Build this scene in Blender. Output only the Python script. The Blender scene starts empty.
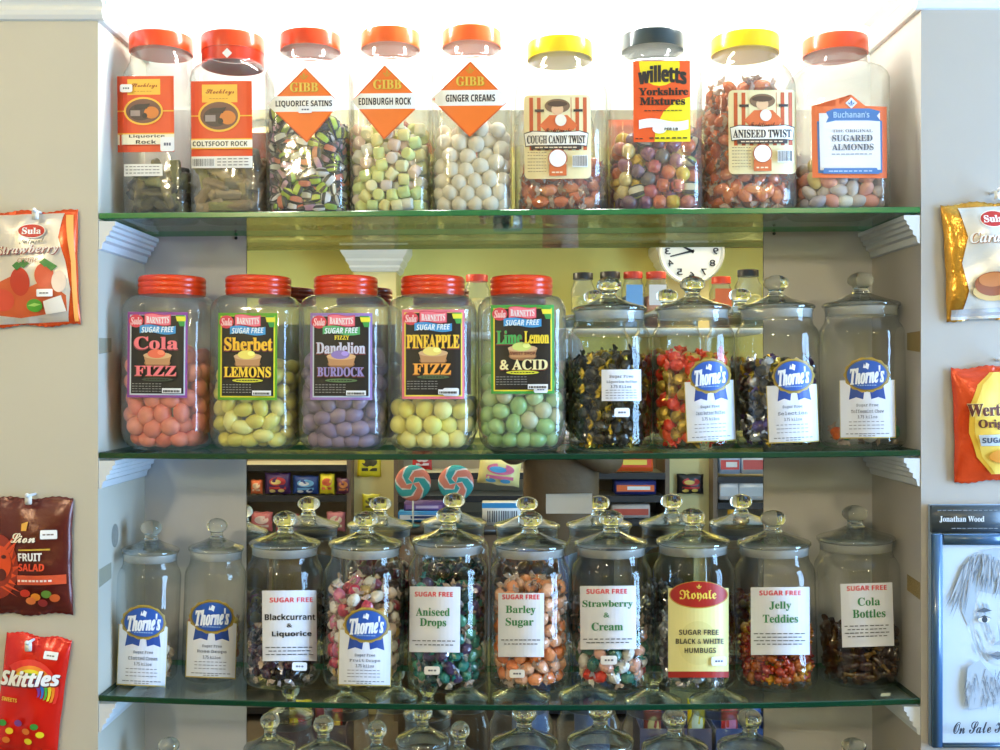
import bpy, bmesh, math, random
import numpy as np
from mathutils import Vector, Matrix, Euler
random.seed(7); rng = np.random.default_rng(11)
S = bpy.context.scene; COL = S.collection
F = 1039.0; CZ = 1.60; YF = 1.52; YM = 1.72; PI = math.pi
def wx(px, Y): return (px-500)/F*Y
def wz(py, Y): return CZ+(375-py)/F*Y

# ------------------------------------------------------------------ materials
def lin(c):
    return tuple(((v/255)/12.92 if v/255 <= .04045 else ((v/255+.055)/1.055)**2.4) for v in c)
MATS = {}
def mat(rgb, rough=.5, spec=.5, metal=0, bump=0, bscale=60, var=0, vscale=8, emit=0, coat=0, trans=0, key=None):
    k = (rgb, rough, spec, metal, bump, bscale, var, vscale, emit, coat, trans, key)
    if k in MATS: return MATS[k]
    m = bpy.data.materials.new('paint_%02x%02x%02x' % tuple(int(v) for v in rgb)); m.use_nodes = True
    nt = m.node_tree; b = nt.nodes['Principled BSDF']; c = (*lin(rgb), 1)
    b.inputs['Base Color'].default_value = c
    b.inputs['Roughness'].default_value = rough; b.inputs['Metallic'].default_value = metal
    b.inputs['Specular IOR Level'].default_value = spec
    b.inputs['Coat Weight'].default_value = coat
    if trans: b.inputs['Transmission Weight'].default_value = trans
    if emit:
        b.inputs['Emission Color'].default_value = c; b.inputs['Emission Strength'].default_value = emit
    tc = None
    if bump or var: tc = nt.nodes.new('ShaderNodeTexCoord')
    if bump:
        n = nt.nodes.new('ShaderNodeTexNoise'); n.inputs['Scale'].default_value = bscale; n.inputs['Detail'].default_value = 4
        nt.links.new(tc.outputs['Object'], n.inputs['Vector'])
        bp = nt.nodes.new('ShaderNodeBump'); bp.inputs['Strength'].default_value = bump; bp.inputs['Distance'].default_value = .01
        nt.links.new(n.outputs['Fac'], bp.inputs['Height']); nt.links.new(bp.outputs['Normal'], b.inputs['Normal'])
    if var:
        n = nt.nodes.new('ShaderNodeTexNoise'); n.inputs['Scale'].default_value = vscale; n.inputs['Detail'].default_value = 5
        nt.links.new(tc.outputs['Object'], n.inputs['Vector'])
        r = nt.nodes.new('ShaderNodeValToRGB')
        r.color_ramp.elements[0].position = .3; r.color_ramp.elements[1].position = .7
        r.color_ramp.elements[0].color = tuple(v*(1-var) for v in c[:3])+(1,)
        r.color_ramp.elements[1].color = tuple(min(1, v*(1+var*.5)) for v in c[:3])+(1,)
        nt.links.new(n.outputs['Fac'], r.inputs['Fac']); nt.links.new(r.outputs['Color'], b.inputs['Base Color'])
    MATS[k] = m; return m
def thin(name, tint=(.97,.98,.97), edge=(.72,.76,.76), refl0=.045, refl1=.75, power=3.2, rough=.03, wav=0, milk=0):
    """a thin clear wall: what is behind shows through, the grazing rim reflects"""
    if name in MATS: return MATS[name]
    m = bpy.data.materials.new(name); m.use_nodes = True; nt = m.node_tree; N = nt.nodes; L = nt.links
    N.remove(N['Principled BSDF']); out = N['Material Output']
    lw = N.new('ShaderNodeLayerWeight'); lw.inputs['Blend'].default_value = .5
    p = N.new('ShaderNodeMath'); p.operation = 'POWER'; p.inputs[1].default_value = power
    L.new(lw.outputs['Facing'], p.inputs[0])
    mr = N.new('ShaderNodeMapRange'); mr.inputs['To Min'].default_value = refl0; mr.inputs['To Max'].default_value = refl1
    L.new(p.outputs[0], mr.inputs['Value'])
    mc = N.new('ShaderNodeMixRGB'); mc.inputs[1].default_value = (*tint, 1); mc.inputs[2].default_value = (*edge, 1)
    L.new(p.outputs[0], mc.inputs[0])
    t = N.new('ShaderNodeBsdfTransparent'); L.new(mc.outputs[0], t.inputs[0])
    g = N.new('ShaderNodeBsdfGlossy'); g.inputs['Roughness'].default_value = rough
    if wav:
        tc = N.new('ShaderNodeTexCoord'); n = N.new('ShaderNodeTexNoise'); n.inputs['Scale'].default_value = 28
        n.inputs['Detail'].default_value = 2
        L.new(tc.outputs['Object'], n.inputs['Vector'])
        bp = N.new('ShaderNodeBump'); bp.inputs['Strength'].default_value = wav; bp.inputs['Distance'].default_value = .01
        L.new(n.outputs['Fac'], bp.inputs['Height']); L.new(bp.outputs['Normal'], g.inputs['Normal'])
    mx = N.new('ShaderNodeMixShader'); L.new(mr.outputs[0], mx.inputs[0]); L.new(t.outputs[0], mx.inputs[1]); L.new(g.outputs[0], mx.inputs[2])
    last = mx
    if milk:
        d = N.new('ShaderNodeBsdfDiffuse'); d.inputs[0].default_value = (.85,.87,.86,1)
        m2 = N.new('ShaderNodeMixShader'); m2.inputs[0].default_value = milk
        L.new(mx.outputs[0], m2.inputs[1]); L.new(d.outputs[0], m2.inputs[2]); last = m2
    L.new(last.outputs[0], out.inputs['Surface'])
    MATS[name] = m; return m
def solid_glass(name='solid_glass', col=(.96,.98,.97), rough=0, ior=1.45):
    if name in MATS: return MATS[name]
    m = bpy.data.materials.new(name); m.use_nodes = True; nt = m.node_tree
    nt.nodes.remove(nt.nodes['Principled BSDF'])
    g = nt.nodes.new('ShaderNodeBsdfGlass'); g.inputs['Color'].default_value = (*col, 1); g.inputs['IOR'].default_value = ior
    g.inputs['Roughness'].default_value = rough
    nt.links.new(g.outputs[0], nt.nodes['Material Output'].inputs['Surface']); MATS[name] = m; return m
G_JAR = thin('clear_glass_wall', wav=.12)
G_LID = thin('clear_glass_lid', tint=(.93,.95,.94), edge=(.55,.60,.58), refl0=.10, refl1=.85, power=2.0, rough=.02, wav=.25)
G_PLA = thin('clear_plastic_wall', tint=(.95,.96,.94), edge=(.70,.72,.68), refl0=.06, refl1=.6, power=2.8, rough=.08, wav=.2, milk=.06)
G_SEAL = thin('plastic_seal', tint=(.9,.92,.92), refl0=.1, refl1=.6, rough=.25, milk=.42)
G_FILM = thin('clear_film', tint=(.93,.93,.92), refl0=.22, refl1=.7, rough=.12, wav=.9, milk=.10)
G_KNOB = solid_glass()
WHITE = mat((232,234,238), .45)

# ------------------------------------------------------------------ object helpers
def link(name, me, parent=None, loc=None):
    o = bpy.data.objects.new(name, me); COL.objects.link(o)
    if parent is not None: o.parent = parent
    if loc is not None: o.location = loc
    return o
def tag(o, label, cat, group=None):
    o['label'] = label; o['category'] = cat
    if group: o['group'] = group
    return o
def thing(name, label, cat, loc=(0,0,0), rot=(0,0,0), group=None):
    o = bpy.data.objects.new(name, None); COL.objects.link(o); o.location = loc; o.rotation_euler = rot
    o.empty_display_size = .02
    return tag(o, label, cat, group)
def structure(o): o['kind'] = 'structure'; return o
def mesh_of(name, bm, mats, smooth=True):
    me = bpy.data.meshes.new(name); bm.to_mesh(me); bm.free()
    for m in (mats if isinstance(mats, (list, tuple)) else [mats]): me.materials.append(m)
    if smooth:
        me.polygons.foreach_set('use_smooth', [True]*len(me.polygons))
    return me
def sharp(me, ang=.6):
    me.set_sharp_from_angle(angle=ang); return me
def box(bm, x0, x1, y0, y1, z0, z1, mi=0):
    v = [bm.verts.new(p) for p in ((x0,y0,z0),(x1,y0,z0),(x1,y1,z0),(x0,y1,z0),(x0,y0,z1),(x1,y0,z1),(x1,y1,z1),(x0,y1,z1))]
    for f in ((0,3,2,1),(4,5,6,7),(0,1,5,4),(1,2,6,5),(2,3,7,6),(3,0,4,7)):
        bm.faces.new([v[i] for i in f]).material_index = mi
    return v
def bevel_box(bm, x0, x1, y0, y1, z0, z1, b=.002, mi=0):
    t = bmesh.new(); box(t, x0, x1, y0, y1, z0, z1, mi)
    bmesh.ops.bevel(t, geom=t.edges[:], offset=b, segments=2, affect='EDGES', clamp_overlap=True)
    for f in t.faces: f.material_index = mi
    me = bpy.data.meshes.new('tmp'); t.to_mesh(me); t.free(); bm.from_mesh(me); bpy.data.meshes.remove(me)
def loft(bm, prof, seg=48, cap0=True, cap1=True, mi=0, wob=None):
    """prof: list of (z, half width, superellipse exponent)"""
    rings = []
    for (z, a, n) in prof:
        ring = []
        for i in range(seg):
            t = 2*PI*i/seg; c, s = math.cos(t), math.sin(t)
            r = (abs(c)**n+abs(s)**n)**(-1/n)
            aa = a*(wob(t, z) if wob else 1)
            ring.append(bm.verts.new((aa*r*c, aa*r*s, z)))
        rings.append(ring)
    for k in range(len(rings)-1):
        A, B = rings[k], rings[k+1]
        for i in range(seg):
            j = (i+1) % seg
            bm.faces.new((A[i], A[j], B[j], B[i])).material_index = mi
    if cap0: bm.faces.new(list(reversed(rings[0]))).material_index = mi
    if cap1: bm.faces.new(rings[-1]).material_index = mi
    return rings

# ------------------------------------------------------------------ flat artwork draped on a surface
UNI = {'plain': None, 'serif': 0x1D400, 'sans': 0x1D5D4, 'script': 0x1D4D0, 'frak': 0x1D56C, 'itserif': 0x1D468, 'sansit': 0x1D63C, 'mono': 0x1D670}
TXT = {}
def text_polys(s, style='sans', bold=0.0):
    k = (s, style, bold)
    if k in TXT: return TXT[k]
    b = UNI[style]; o = ''
    for c in s:
        if b and 'A' <= c <= 'Z': o += chr(b+ord(c)-65)
        elif b and 'a' <= c <= 'z': o += chr(b+26+ord(c)-97)
        else: o += c
    cu = bpy.data.curves.new('t', 'FONT'); cu.body = o; cu.size = 1; cu.resolution_u = 3; cu.offset = bold
    ob = bpy.data.objects.new('t', cu)
    COL.objects.link(ob)
    dg = bpy.context.evaluated_depsgraph_get()
    me = ob.evaluated_get(dg).to_mesh()
    vs = [(v.co.x, v.co.y) for v in me.vertices]; fs = [tuple(p.vertices) for p in me.polygons]
    ob.evaluated_get(dg).to_mesh_clear()
    bpy.data.objects.remove(ob); bpy.data.curves.remove(cu)
    xs = [v[0] for v in vs] or [0, 1]; ys = [v[1] for v in vs] or [0, 1]
    x0, x1, y0, y1 = min(xs), max(xs), min(ys), max(ys)
    vs = [((x-x0)/(x1-x0)-.5, (y-y0)/(y1-y0)-.5) for x, y in vs]
    TXT[k] = (vs, fs); return TXT[k]
class Art:
    """collects flat shapes in photo pixels, then drapes them on a surface as one mesh"""
    def __init__(s): s.items = []; s.lay = 0; s.mats = []; s.rot = (0, 0, 0)
    def _m(s, c, **k):
        m = mat(c, k.get('rough', .42)) if isinstance(c, tuple) else c
        if m not in s.mats: s.mats.append(m)
        return s.mats.index(m)
    def _add(s, vs, fs, c, same=False, **k):
        a, cx, cy = s.rot
        if a:
            ca, sa = math.cos(a), math.sin(a)
            vs = [(cx+(x-cx)*ca-(y-cy)*sa, cy+(x-cx)*sa+(y-cy)*ca) for x, y in vs]
        s.lay += .04 if same else 1
        s.items.append((vs, fs, s._m(c, **k), s.lay)); return s
    def rect(s, x0, y0, x1, y1, c, **k): return s._add([(x0,y0),(x1,y0),(x1,y1),(x0,y1)], [(3,2,1,0)], c, **k)
    def poly(s, pts, c, **k): return s._add(list(pts), [tuple(range(len(pts)))], c, **k)
    def ell(s, cx, cy, rx, ry, c, n=28, wav=0, wn=12, **k):
        return s.poly([(cx+rx*(1+wav*math.cos(wn*t))*math.cos(t), cy+ry*(1+wav*math.cos(wn*t))*math.sin(t)) for t in [2*PI*i/n for i in range(n)]], c, **k)
    def rrect(s, x0, y0, x1, y1, r, c, **k):
        pts = []
        for cx, cy, a in ((x1-r,y1-r,0),(x0+r,y1-r,90),(x0+r,y0+r,180),(x1-r,y0+r,270)):
            for i in range(5):
                t = math.radians(a+i*22.5); pts.append((cx+r*math.cos(t), cy+r*math.sin(t)))
        return s.poly(pts, c, **k)
    def text(s, t, x0, x1, cy, h, c, style='sans', bold=0, arc=0, slope=0, shear=0, **k):
        vs, fs = text_polys(t, style, 0); cx = (x0+x1)/2; b = bold*h*.8; w = x1-x0-2*b; h2 = h-1.2*b
        for i, (dx, dy) in enumerate([(0, 0)] if bold < .008 else [(-b, -.6*b), (b, .6*b), (-b, .6*b), (b, -.6*b)]):
            out = [(cx+dx+u*w+shear*v*h, cy+dy-v*h2+arc*4*u*u-arc+slope*u) for u, v in vs]
            s.lay += (.08 if i else 1); s._add(out, fs, c, same=True, **k)
        return s
    def micro(s, x0, x1, y, c=(90,90,95), t=.5, n=6):
        """a line of print too small to read"""
        w = (x1-x0)/n; first = True
        for i in range(n):
            a = x0+i*w; s.rect(a, y-t/2, a+w*random.uniform(.6,.88), y+t/2, c, same=not first); first = False
        return s
    def barcode(s, x0, y0, x1, y1):
        s.rect(x0, y0, x1, y1, (235,235,235)); x = x0+.6; f = True
        while x < x1-1:
            s.rect(x, y0+.6, x+random.uniform(.2,.5), y1-1.2, (40,40,45), same=not f); f = False; x += random.uniform(.7,1.1)
        return s
    def build(s, name, surf, parent, step=4.0, stepy=None, label=None, edge=.0003):
        bm = bmesh.new(); laylay = bm.verts.layers.float.new('lay')
        for vs, fs, mi, lay in s.items:
            t = bmesh.new(); bv = [t.verts.new((x, y, 0)) for x, y in vs]
            for f in fs:
                if len(set(f)) < 3: continue
                try: t.faces.new([bv[i] for i in f]).material_index = mi
                except ValueError: pass
            bmesh.ops.triangulate(t, faces=[f for f in t.faces if len(f.verts) > 4])
            for ax, st in ((0, step), (1, stepy)):
                if not st: continue
                lo = min(v[ax] for v in vs); hi = max(v[ax] for v in vs)
                for k in range(math.ceil((lo+1e-6)/st), math.ceil((hi-1e-6)/st)):
                    co = [0,0,0]; no = [0,0,0]; co[ax] = k*st; no[ax] = 1
                    bmesh.ops.bisect_plane(t, geom=t.verts[:]+t.edges[:]+t.faces[:], plane_co=co, plane_no=no, dist=1e-5)
            t.verts.index_update(); nv = []
            for v in t.verts:
                n = bm.verts.new(surf(v.co.x, v.co.y, .0004+.00022*lay)); nv.append(n)
            for f in t.faces:
                try: bm.faces.new([nv[v.index] for v in f.verts]).material_index = f.material_index
                except ValueError: pass
            t.free()
        o = link(name, mesh_of(name, bm, s.mats, smooth=False), parent)
        if label: o['label'] = label
        return o
def jar_surf(loc, a_of_z, n):
    """front wall of a jar: photo pixel -> jar coordinates"""
    def f(px, py, off):
        Y = loc[1]-a_of_z(0.1)
        for _ in range(4):
            x = wx(px, Y)-loc[0]; z = wz(py, Y)-loc[2]; a = a_of_z(z)+off
            q = min(.985, abs(x)/a); Y = loc[1]-a*(1-q**n)**(1/n)
        return (x, Y-loc[1], z)
    return f
def plane_surf(Y, org=(0,0,0)):
    def f(px, py, off): return (wx(px, Y)-org[0], Y-off-org[1], wz(py, Y)-org[2])
    return f

# ------------------------------------------------------------------ room shell
XL, XR, YB, ZC, XN0, XN1 = -1.95, 1.95, -1.66, 2.72, -.588, .616
NT = 2.36
wall_m = mat((198,193,178), .55, bump=.05, bscale=18, var=.05, vscale=3)
niche_m = mat((226,229,228), .5, bump=.06, bscale=14, var=.06, vscale=4)
panel_m = mat((208,206,208), .13, bump=.03, bscale=9, var=.08, vscale=3)
yellow_m = mat((236,226,128), .6, var=.05, vscale=2)
trim_m = mat((232,233,230), .3)
def sbox(name, x0, x1, y0, y1, z0, z1, m):
    bm = bmesh.new(); box(bm, x0, x1, y0, y1, z0, z1)
    return structure(link(name, mesh_of(name, bm, m, smooth=False)))
sbox('floor', XL-.1, XR+.1, YB-.1, 1.9, -.06, 0, mat((120,104,84), .5, var=.2, vscale=6))
sbox('ceiling', XL-.1, XR+.1, YB-.1, 1.9, ZC, ZC+.06, mat((235,232,222), .7))
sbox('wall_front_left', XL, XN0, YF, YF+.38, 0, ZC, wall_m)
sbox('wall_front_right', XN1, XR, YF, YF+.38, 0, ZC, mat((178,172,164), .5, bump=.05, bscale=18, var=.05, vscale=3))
sbox('wall_niche_back', XN0-.01, XN1+.01, YM+.008, YF+.38, 0, ZC, niche_m)
sbox('wall_niche_top', XN0, XN1, YF, YM+.008, NT, ZC, niche_m)
sbox('wall_back', XL, XR, YB-.1, YB, 0, ZC, yellow_m)
sbox('wall_left', XL-.1, XL, YB, 1.9, 0, ZC, wall_m)
# right wall with the shop window near the niche
WY0, WY1, WZ0, WZ1 = .45, 1.47, .65, 2.35
bm = bmesh.new()
for a in ((XR, XR+.1, YB, WY0, 0, ZC), (XR, XR+.1, WY1, 1.9, 0, ZC), (XR, XR+.1, WY0, WY1, 0, WZ0), (XR, XR+.1, WY0, WY1, WZ1, ZC)): box(bm, *a)
structure(link('wall_right', mesh_of('wall_right', bm, wall_m, smooth=False)))
win = structure(thing('window_1', 'tall white framed shop window letting in daylight', 'window', (XR+.05, (WY0+WY1)/2, WZ0)))
hw, hh = (WY1-WY0)/2, WZ1-WZ0
bm = bmesh.new()
for a in ((-.03,.03,-hw,-hw+.05,0,hh), (-.03,.03,hw-.05,hw,0,hh), (-.03,.03,-hw,hw,0,.05), (-.03,.03,-hw,hw,hh-.05,hh), (-.02,.02,-.02,.02,.05,hh-.05)): box(bm, *a)
link('window_frame', mesh_of('window_frame', bm, trim_m, smooth=False), win)
bm = bmesh.new(); box(bm, -.003, .003, -hw+.05, hw-.05, .05, hh-.05)
link('pane', mesh_of('pane', bm, thin('window_pane', refl0=.04, refl1=.5), smooth=False), win)
# painted side panels of the niche back, beside the mirror
MX0, MX1 = wx(247, YM), wx(763, YM)
for nm, a, b in (('wall_panel_left', XN0, MX0-.001), ('wall_panel_right', MX1+.001, XN1)):
    bm = bmesh.new(); box(bm, a, b, YM, YM+.009, .3, wz(110, YM)); structure(link(nm, mesh_of(nm, bm, panel_m, smooth=False)))
# mirror
mm = bpy.data.materials.new('mirror_glass'); mm.use_nodes = True; nt = mm.node_tree; nt.nodes.remove(nt.nodes['Principled BSDF'])
g = nt.nodes.new('ShaderNodeBsdfGlossy'); g.inputs['Roughness'].default_value = .004; g.inputs['Color'].default_value = (.90,.92,.86,1)
nt.links.new(g.outputs[0], nt.nodes['Material Output'].inputs['Surface'])
bm = bmesh.new(); box(bm, MX0, MX1, YM, YM+.006, .3, wz(110, YM))
o = link('wall_mirror', mesh_of('wall_mirror', bm, mm, smooth=False)); tag(o, 'large frameless mirror fixed to the back of the shelving alcove', 'mirror')
# picture rail, along the front walls and round into the niche
def sweep_profile(name, prof, p0, p1, nrm, m):
    """prof (out, z) extruded from p0 to p1, out along nrm"""
    bm = bmesh.new(); rows = []
    for p in (p0, p1):
        rows.append([bm.verts.new((p[0]+nrm[0]*o, p[1]+nrm[1]*o, p[2]+z)) for o, z in prof])
    n = len(prof)
    for i in range(n):
        j = (i+1) % n; bm.faces.new((rows[0][i], rows[0][j], rows[1][j], rows[1][i]))
    bm.faces.new(rows[0]); bm.faces.new(list(reversed(rows[1]))); bmesh.ops.recalc_face_normals(bm, faces=bm.faces[:])
    return structure(link(name, mesh_of(name, bm, m, smooth=False)))
RAIL = [(0,0),(.006,.001),(.010,.006),(.012,.012),(.008,.016),(.006,.019),(.008,.022),(.013,.026),(.014,.031),(.010,.035),(0,.037)]
zl, zr = wz(21, YF), wz(10, YF)
sweep_profile('trim_1', RAIL, (XL, YF, zl), (XN0+.010, YF, zl), (0,-1), trim_m)
sweep_profile('trim_2', RAIL, (XN1-.010, YF, zr), (XR, YF, zr), (0,-1), trim_m)
sweep_profile('trim_3', RAIL, (XN0, YF-.0, zl), (XN0, YM+.008, zl), (1,0), trim_m)
sweep_profile('trim_4', RAIL, (XN1, YF-.0, zr), (XN1, YM+.008, zr), (-1,0), trim_m)
COVE = [(0,0)]+[(.012+.05*(1-math.cos(t)), .005+.07*math.sin(t)) for t in [i*PI/16 for i in range(9)]]+[(0,.078)]
sweep_profile('trim_5', COVE, (XN0, YF, zl+.045), (XN0, YM+.008, zl+.045), (1,0), trim_m)
sweep_profile('trim_6', COVE, (XN1, YF, zr+.045), (XN1, YM+.008, zr+.045), (-1,0), trim_m)

# ------------------------------------------------------------------ glass shelves and their supports
def shelf_fn(pl, pc, pr):
    zl_, zc_, zr_ = (CZ+(375-p)/F*YF for p in (pl, pc, pr))
    x0, x1 = XN0+.002, XN1-.002; xm = (x0+x1)/2; h = (x1-x0)/2
    def z(x):
        t = (x-xm)/h; return zl_*(t*t-t)/2+zc_*(1-t*t)+zr_*(t*t+t)/2
    def s(x): return (z(x+.01)-z(x-.01))/.02
    return z, s
SH = [shelf_fn(213, 209.5, 206.8), shelf_fn(452.5, 454, 450), shelf_fn(695.5, 705, 698.5), shelf_fn(938, 944, 940)]
top_m = thin('shelf_glass', tint=(.85,.90,.87), edge=(.58,.68,.62), refl0=.07, refl1=.55, power=5.0, rough=.02)
SHN = ['top', 'middle', 'lower', 'lowest']
for i, (zf, sf) in enumerate(SH):
    bm = bmesh.new(); n = 24; x0, x1 = XN0+.0015, XN1-.0015; th = .0085
    R = []
    for k in range(n+1):
        x = x0+(x1-x0)*k/n; z = zf(x)
        R.append([bm.verts.new((x, y, zz)) for y, zz in ((YF,z-th+.001),(YF,z-.001),(YF+.001,z),(YM-.002,z),(YM-.002,z-th),(YF+.001,z-th))])
    for k in range(n):
        for a in range(6):
            b = (a+1) % 6
            f = bm.faces.new((R[k][a], R[k][b], R[k+1][b], R[k+1][a])); f.material_index = 0 if a in (2, 4) else (2 if a == 3 else 1)
    for r in (R[0], R[-1]): bm.faces.new(r).material_index = 1
    bmesh.ops.recalc_face_normals(bm, faces=bm.faces[:])
    edge = mat((36,112,66) if i == 0 else (12,58,38), .15, spec=.6)
    o = link('glass_shelf', mesh_of('glass_shelf', bm, [top_m, edge, mat((96,170,120), .2)], smooth=False))
    tag(o, ['topmost green edged glass shelf carrying the tall plastic jars with coloured lids',
            'middle glass shelf with a green edge, carrying the sugar free fizz jars',
            'third glass shelf down with a dark green edge, carrying knobbed glass jars only',
            'lowest glass shelf, its jars just showing at the bottom of the picture'][i], 'shelf', 'glass shelves across the alcove')
    # stepped plaster moulding under each end
    P0 = [(0,-.002),(.024,-.002),(.024,-.008),(.020,-.010),(.020,-.015),(.016,-.017),(.016,-.022),(.011,-.024),(.011,-.030),(.006,-.033),(.004,-.042),(0,-.044)]
    for sx, xx in ((1, XN0), (-1, XN1)):
        bm = bmesh.new(); rows = []
        for y, sc in ((YF+.001, 1), (YF+.012, 1.0), (YM-.004, 1.0)):
            rows.append([bm.verts.new((xx+sx*(.0006+o_*sc), y, zf(xx+sx*.015)-th-.0015+z_)) for o_, z_ in P0])
        for a in range(2):
            for b in range(len(P0)):
                c = (b+1) % len(P0); bm.faces.new((rows[a][b], rows[a][c], rows[a+1][c], rows[a+1][b]))
        bm.faces.new(rows[0]); bm.faces.new(list(reversed(rows[-1]))); bmesh.ops.recalc_face_normals(bm, faces=bm.faces[:])
        o = link('shelf_bracket', mesh_of('shelf_bracket', bm, mat((214,218,222), .4), smooth=False))
        tag(o, 'white stepped moulding block under the %s end of the %s glass shelf' % ('left' if sx > 0 else 'right', SHN[i]), 'bracket', 'stepped mouldings under the shelves')

# ------------------------------------------------------------------ packing of sweets
def inside_scale(x, y, a, n):
    q = (np.abs(x/a)**n+np.abs(y/a)**n)**(1/n)
    s = np.where(q > 1, 1/np.maximum(q, 1e-9), 1.0); return s, q
def pack(a, n, z0, z1, r, slope=0.0, shell=1.9, dens=.60, iters=90, azf=None, squash=1.0):
    """sphere centres settled in a jar of half width a between z0 and z1; only those near the wall or the top are kept"""
    h = max(z1-z0, 2.2*r); area = 4*a*a*(.93 if n > 3 else (PI/4 if n < 2.2 else .87))
    N = max(3, int(dens*area*h/(4/3*PI*r**3))); N = min(N, 900)
    P = np.stack([rng.uniform(-a+r, a-r, N), rng.uniform(-a+r, a-r, N), rng.uniform(z0+r, z0+h-r*.6, N)], 1)
    for it in range(iters):
        D = P[:, None, :]-P[None, :, :]; d = np.sqrt((D**2).sum(2)); np.fill_diagonal(d, 9)
        ov = np.maximum(0, 2*r-d)
        P += (D/np.maximum(d, 1e-6)[:, :, None]*ov[:, :, None]*.5*.55).sum(1)
        P[:, 2] -= r*.03
        ar = a-r if azf is None else np.array([azf(z) for z in P[:, 2]])-r
        s, q = inside_scale(P[:, 0], P[:, 1], ar, n); P[:, 0] *= s; P[:, 1] *= s
        P[:, 2] = np.maximum(P[:, 2], z0+r)
        top = z0+h-r*.5+slope*P[:, 0]
        P[:, 2] = np.where(P[:, 2] > top, P[:, 2]*.5+top*.5, P[:, 2])
    ar = a-r if azf is None else np.array([azf(z) for z in P[:, 2]])-r
    s, q = inside_scale(P[:, 0], P[:, 1], ar, n)
    keep = (ar*(1-np.minimum(q, 1)) < shell*r) | (P[:, 2] > z0+h+slope*P[:, 0]-3.2*r)
    keep &= (P[:, 1] < .42*a) | (P[:, 2] > z0+h+slope*P[:, 0]-2.6*r)
    P = P[keep]; return P[np.argsort(P[:, 1])][:300]

# ------------------------------------------------------------------ sweet shapes (mesh libraries)
def me_ball(name, r, m, sq=(1,1,1), lump=0, u=16, v=10):
    bm = bmesh.new(); bmesh.ops.create_uvsphere(bm, u_segments=u, v_segments=v, radius=r)
    ph = [random.uniform(0, 6) for _ in range(3)]
    for q in bm.verts:
        k = 1+lump*(math.sin(q.co.x/r*3+ph[0])+math.sin(q.co.y/r*3.4+ph[1])+math.sin(q.co.z/r*2.7+ph[2]))/3
        q.co = Vector((q.co.x*sq[0]*k, q.co.y*sq[1]*k, q.co.z*sq[2]*k))
    return mesh_of(name, bm, m)
def me_drum(name, r, h, m, bev=.25, seg=16):
    bm = bmesh.new(); b = r*bev
    loft(bm, [(-h/2, r-b, 2), (-h/2+b*.35, r-b*.3, 2), (-h/2+b, r, 2), (h/2-b, r, 2), (h/2-b*.35, r-b*.3, 2), (h/2, r-b, 2)], seg)
    return sharp(mesh_of(name, bm, m), .9)
def me_cube(name, s, m, t=1.0):
    bm = bmesh.new(); bevel_box(bm, -s, s, -s, s, -s*t, s*t, s*.35); return mesh_of(name, bm, m)
def me_stick(name, l, r, m, twist=0, lobes=4, amp=.18, n=3):
    bm = bmesh.new(); seg = 16; K = 12; rings = []
    for k in range(K+1):
        t = k/K; z = (t-.5)*l; rr = r*(1 if .06 < t < .94 else .8)
        rings.append([bm.verts.new((rr*(1+amp*math.cos(lobes*(2*PI*i/seg)+0))*math.cos(2*PI*i/seg+twist*t), rr*(1+amp*math.cos(lobes*(2*PI*i/seg)))*math.sin(2*PI*i/seg+twist*t), z)) for i in range(seg)])
    for k in range(K):
        for i in range(seg):
            j = (i+1) % seg; bm.faces.new((rings[k][i], rings[k][j], rings[k+1][j], rings[k+1][i])).material_index = ((i*lobes//seg) % 2) if isinstance(m, list) else 0
    bm.faces.new(list(reversed(rings[0]))); bm.faces.new(rings[-1])
    return mesh_of(name, bm, m)
def me_satin(name, s, cols):
    """little striped pillow with pinched ends"""
    bm = bmesh.new(); K, seg = 8, 16; rings = []
    for k in range(K+1):
        t = k/K*2-1; w = s*(1-.35*abs(t)**3); h = s*.62*(1-.75*abs(t)**4)
        rings.append([bm.verts.new((w*math.copysign(abs(math.cos(a))**.7, math.cos(a)), s*1.15*t, h*math.copysign(abs(math.sin(a))**.8, math.sin(a)))) for a in [2*PI*(i+.5)/seg for i in range(seg)]])
    for k in range(K):
        for i in range(seg):
            j = (i+1) % seg
            bm.faces.new((rings[k][i], rings[k][j], rings[k+1][j], rings[k+1][i])).material_index = (0, 1, 0, 2)[(i//2) % 4]
    bm.faces.new(list(reversed(rings[0]))); bm.faces.new(rings[-1])
    return mesh_of(name, bm, cols)
def me_wrap(name, r, core, film, ln=1.35, fan=1.0, fr=.95):
    """sweet in a wrapper twisted at both ends, crumpled"""
    bm = bmesh.new(); seg = 14; rings = []
    prof = [(-ln-fan, fr), (-ln-fan*.55, fr*.7), (-ln-.05, .22), (-ln*.78, .62), (-ln*.45, .93), (0, 1.0), (ln*.45, .93), (ln*.78, .62), (ln+.05, .22), (ln+fan*.55, fr*.7), (ln+fan, fr)]
    ph = random.uniform(0, 6)
    for k, (z, q) in enumerate(prof):
        e = k in (0, 1, 9, 10); ring = []
        for i in range(seg):
            a = 2*PI*i/seg; w = q*(1+(.34 if e else .09)*math.sin(a*(5 if e else 3)+ph+k)); fl = .38 if e else 1
            ring.append(bm.verts.new((r*w*math.cos(a), r*w*math.sin(a)*fl, r*(z+(.18*math.sin(3*a+ph) if e else 0)))))
        rings.append(ring)
    for k in range(len(rings)-1):
        e = k in (0, 1, 8, 9)
        for i in range(seg):
            j = (i+1) % seg; f = bm.faces.new((rings[k][i], rings[k][j], rings[k+1][j], rings[k+1][i])); f.material_index = 1 if e else 0
            f.smooth = False
    o = mesh_of(name, bm, [core, film], smooth=False); return o
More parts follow.
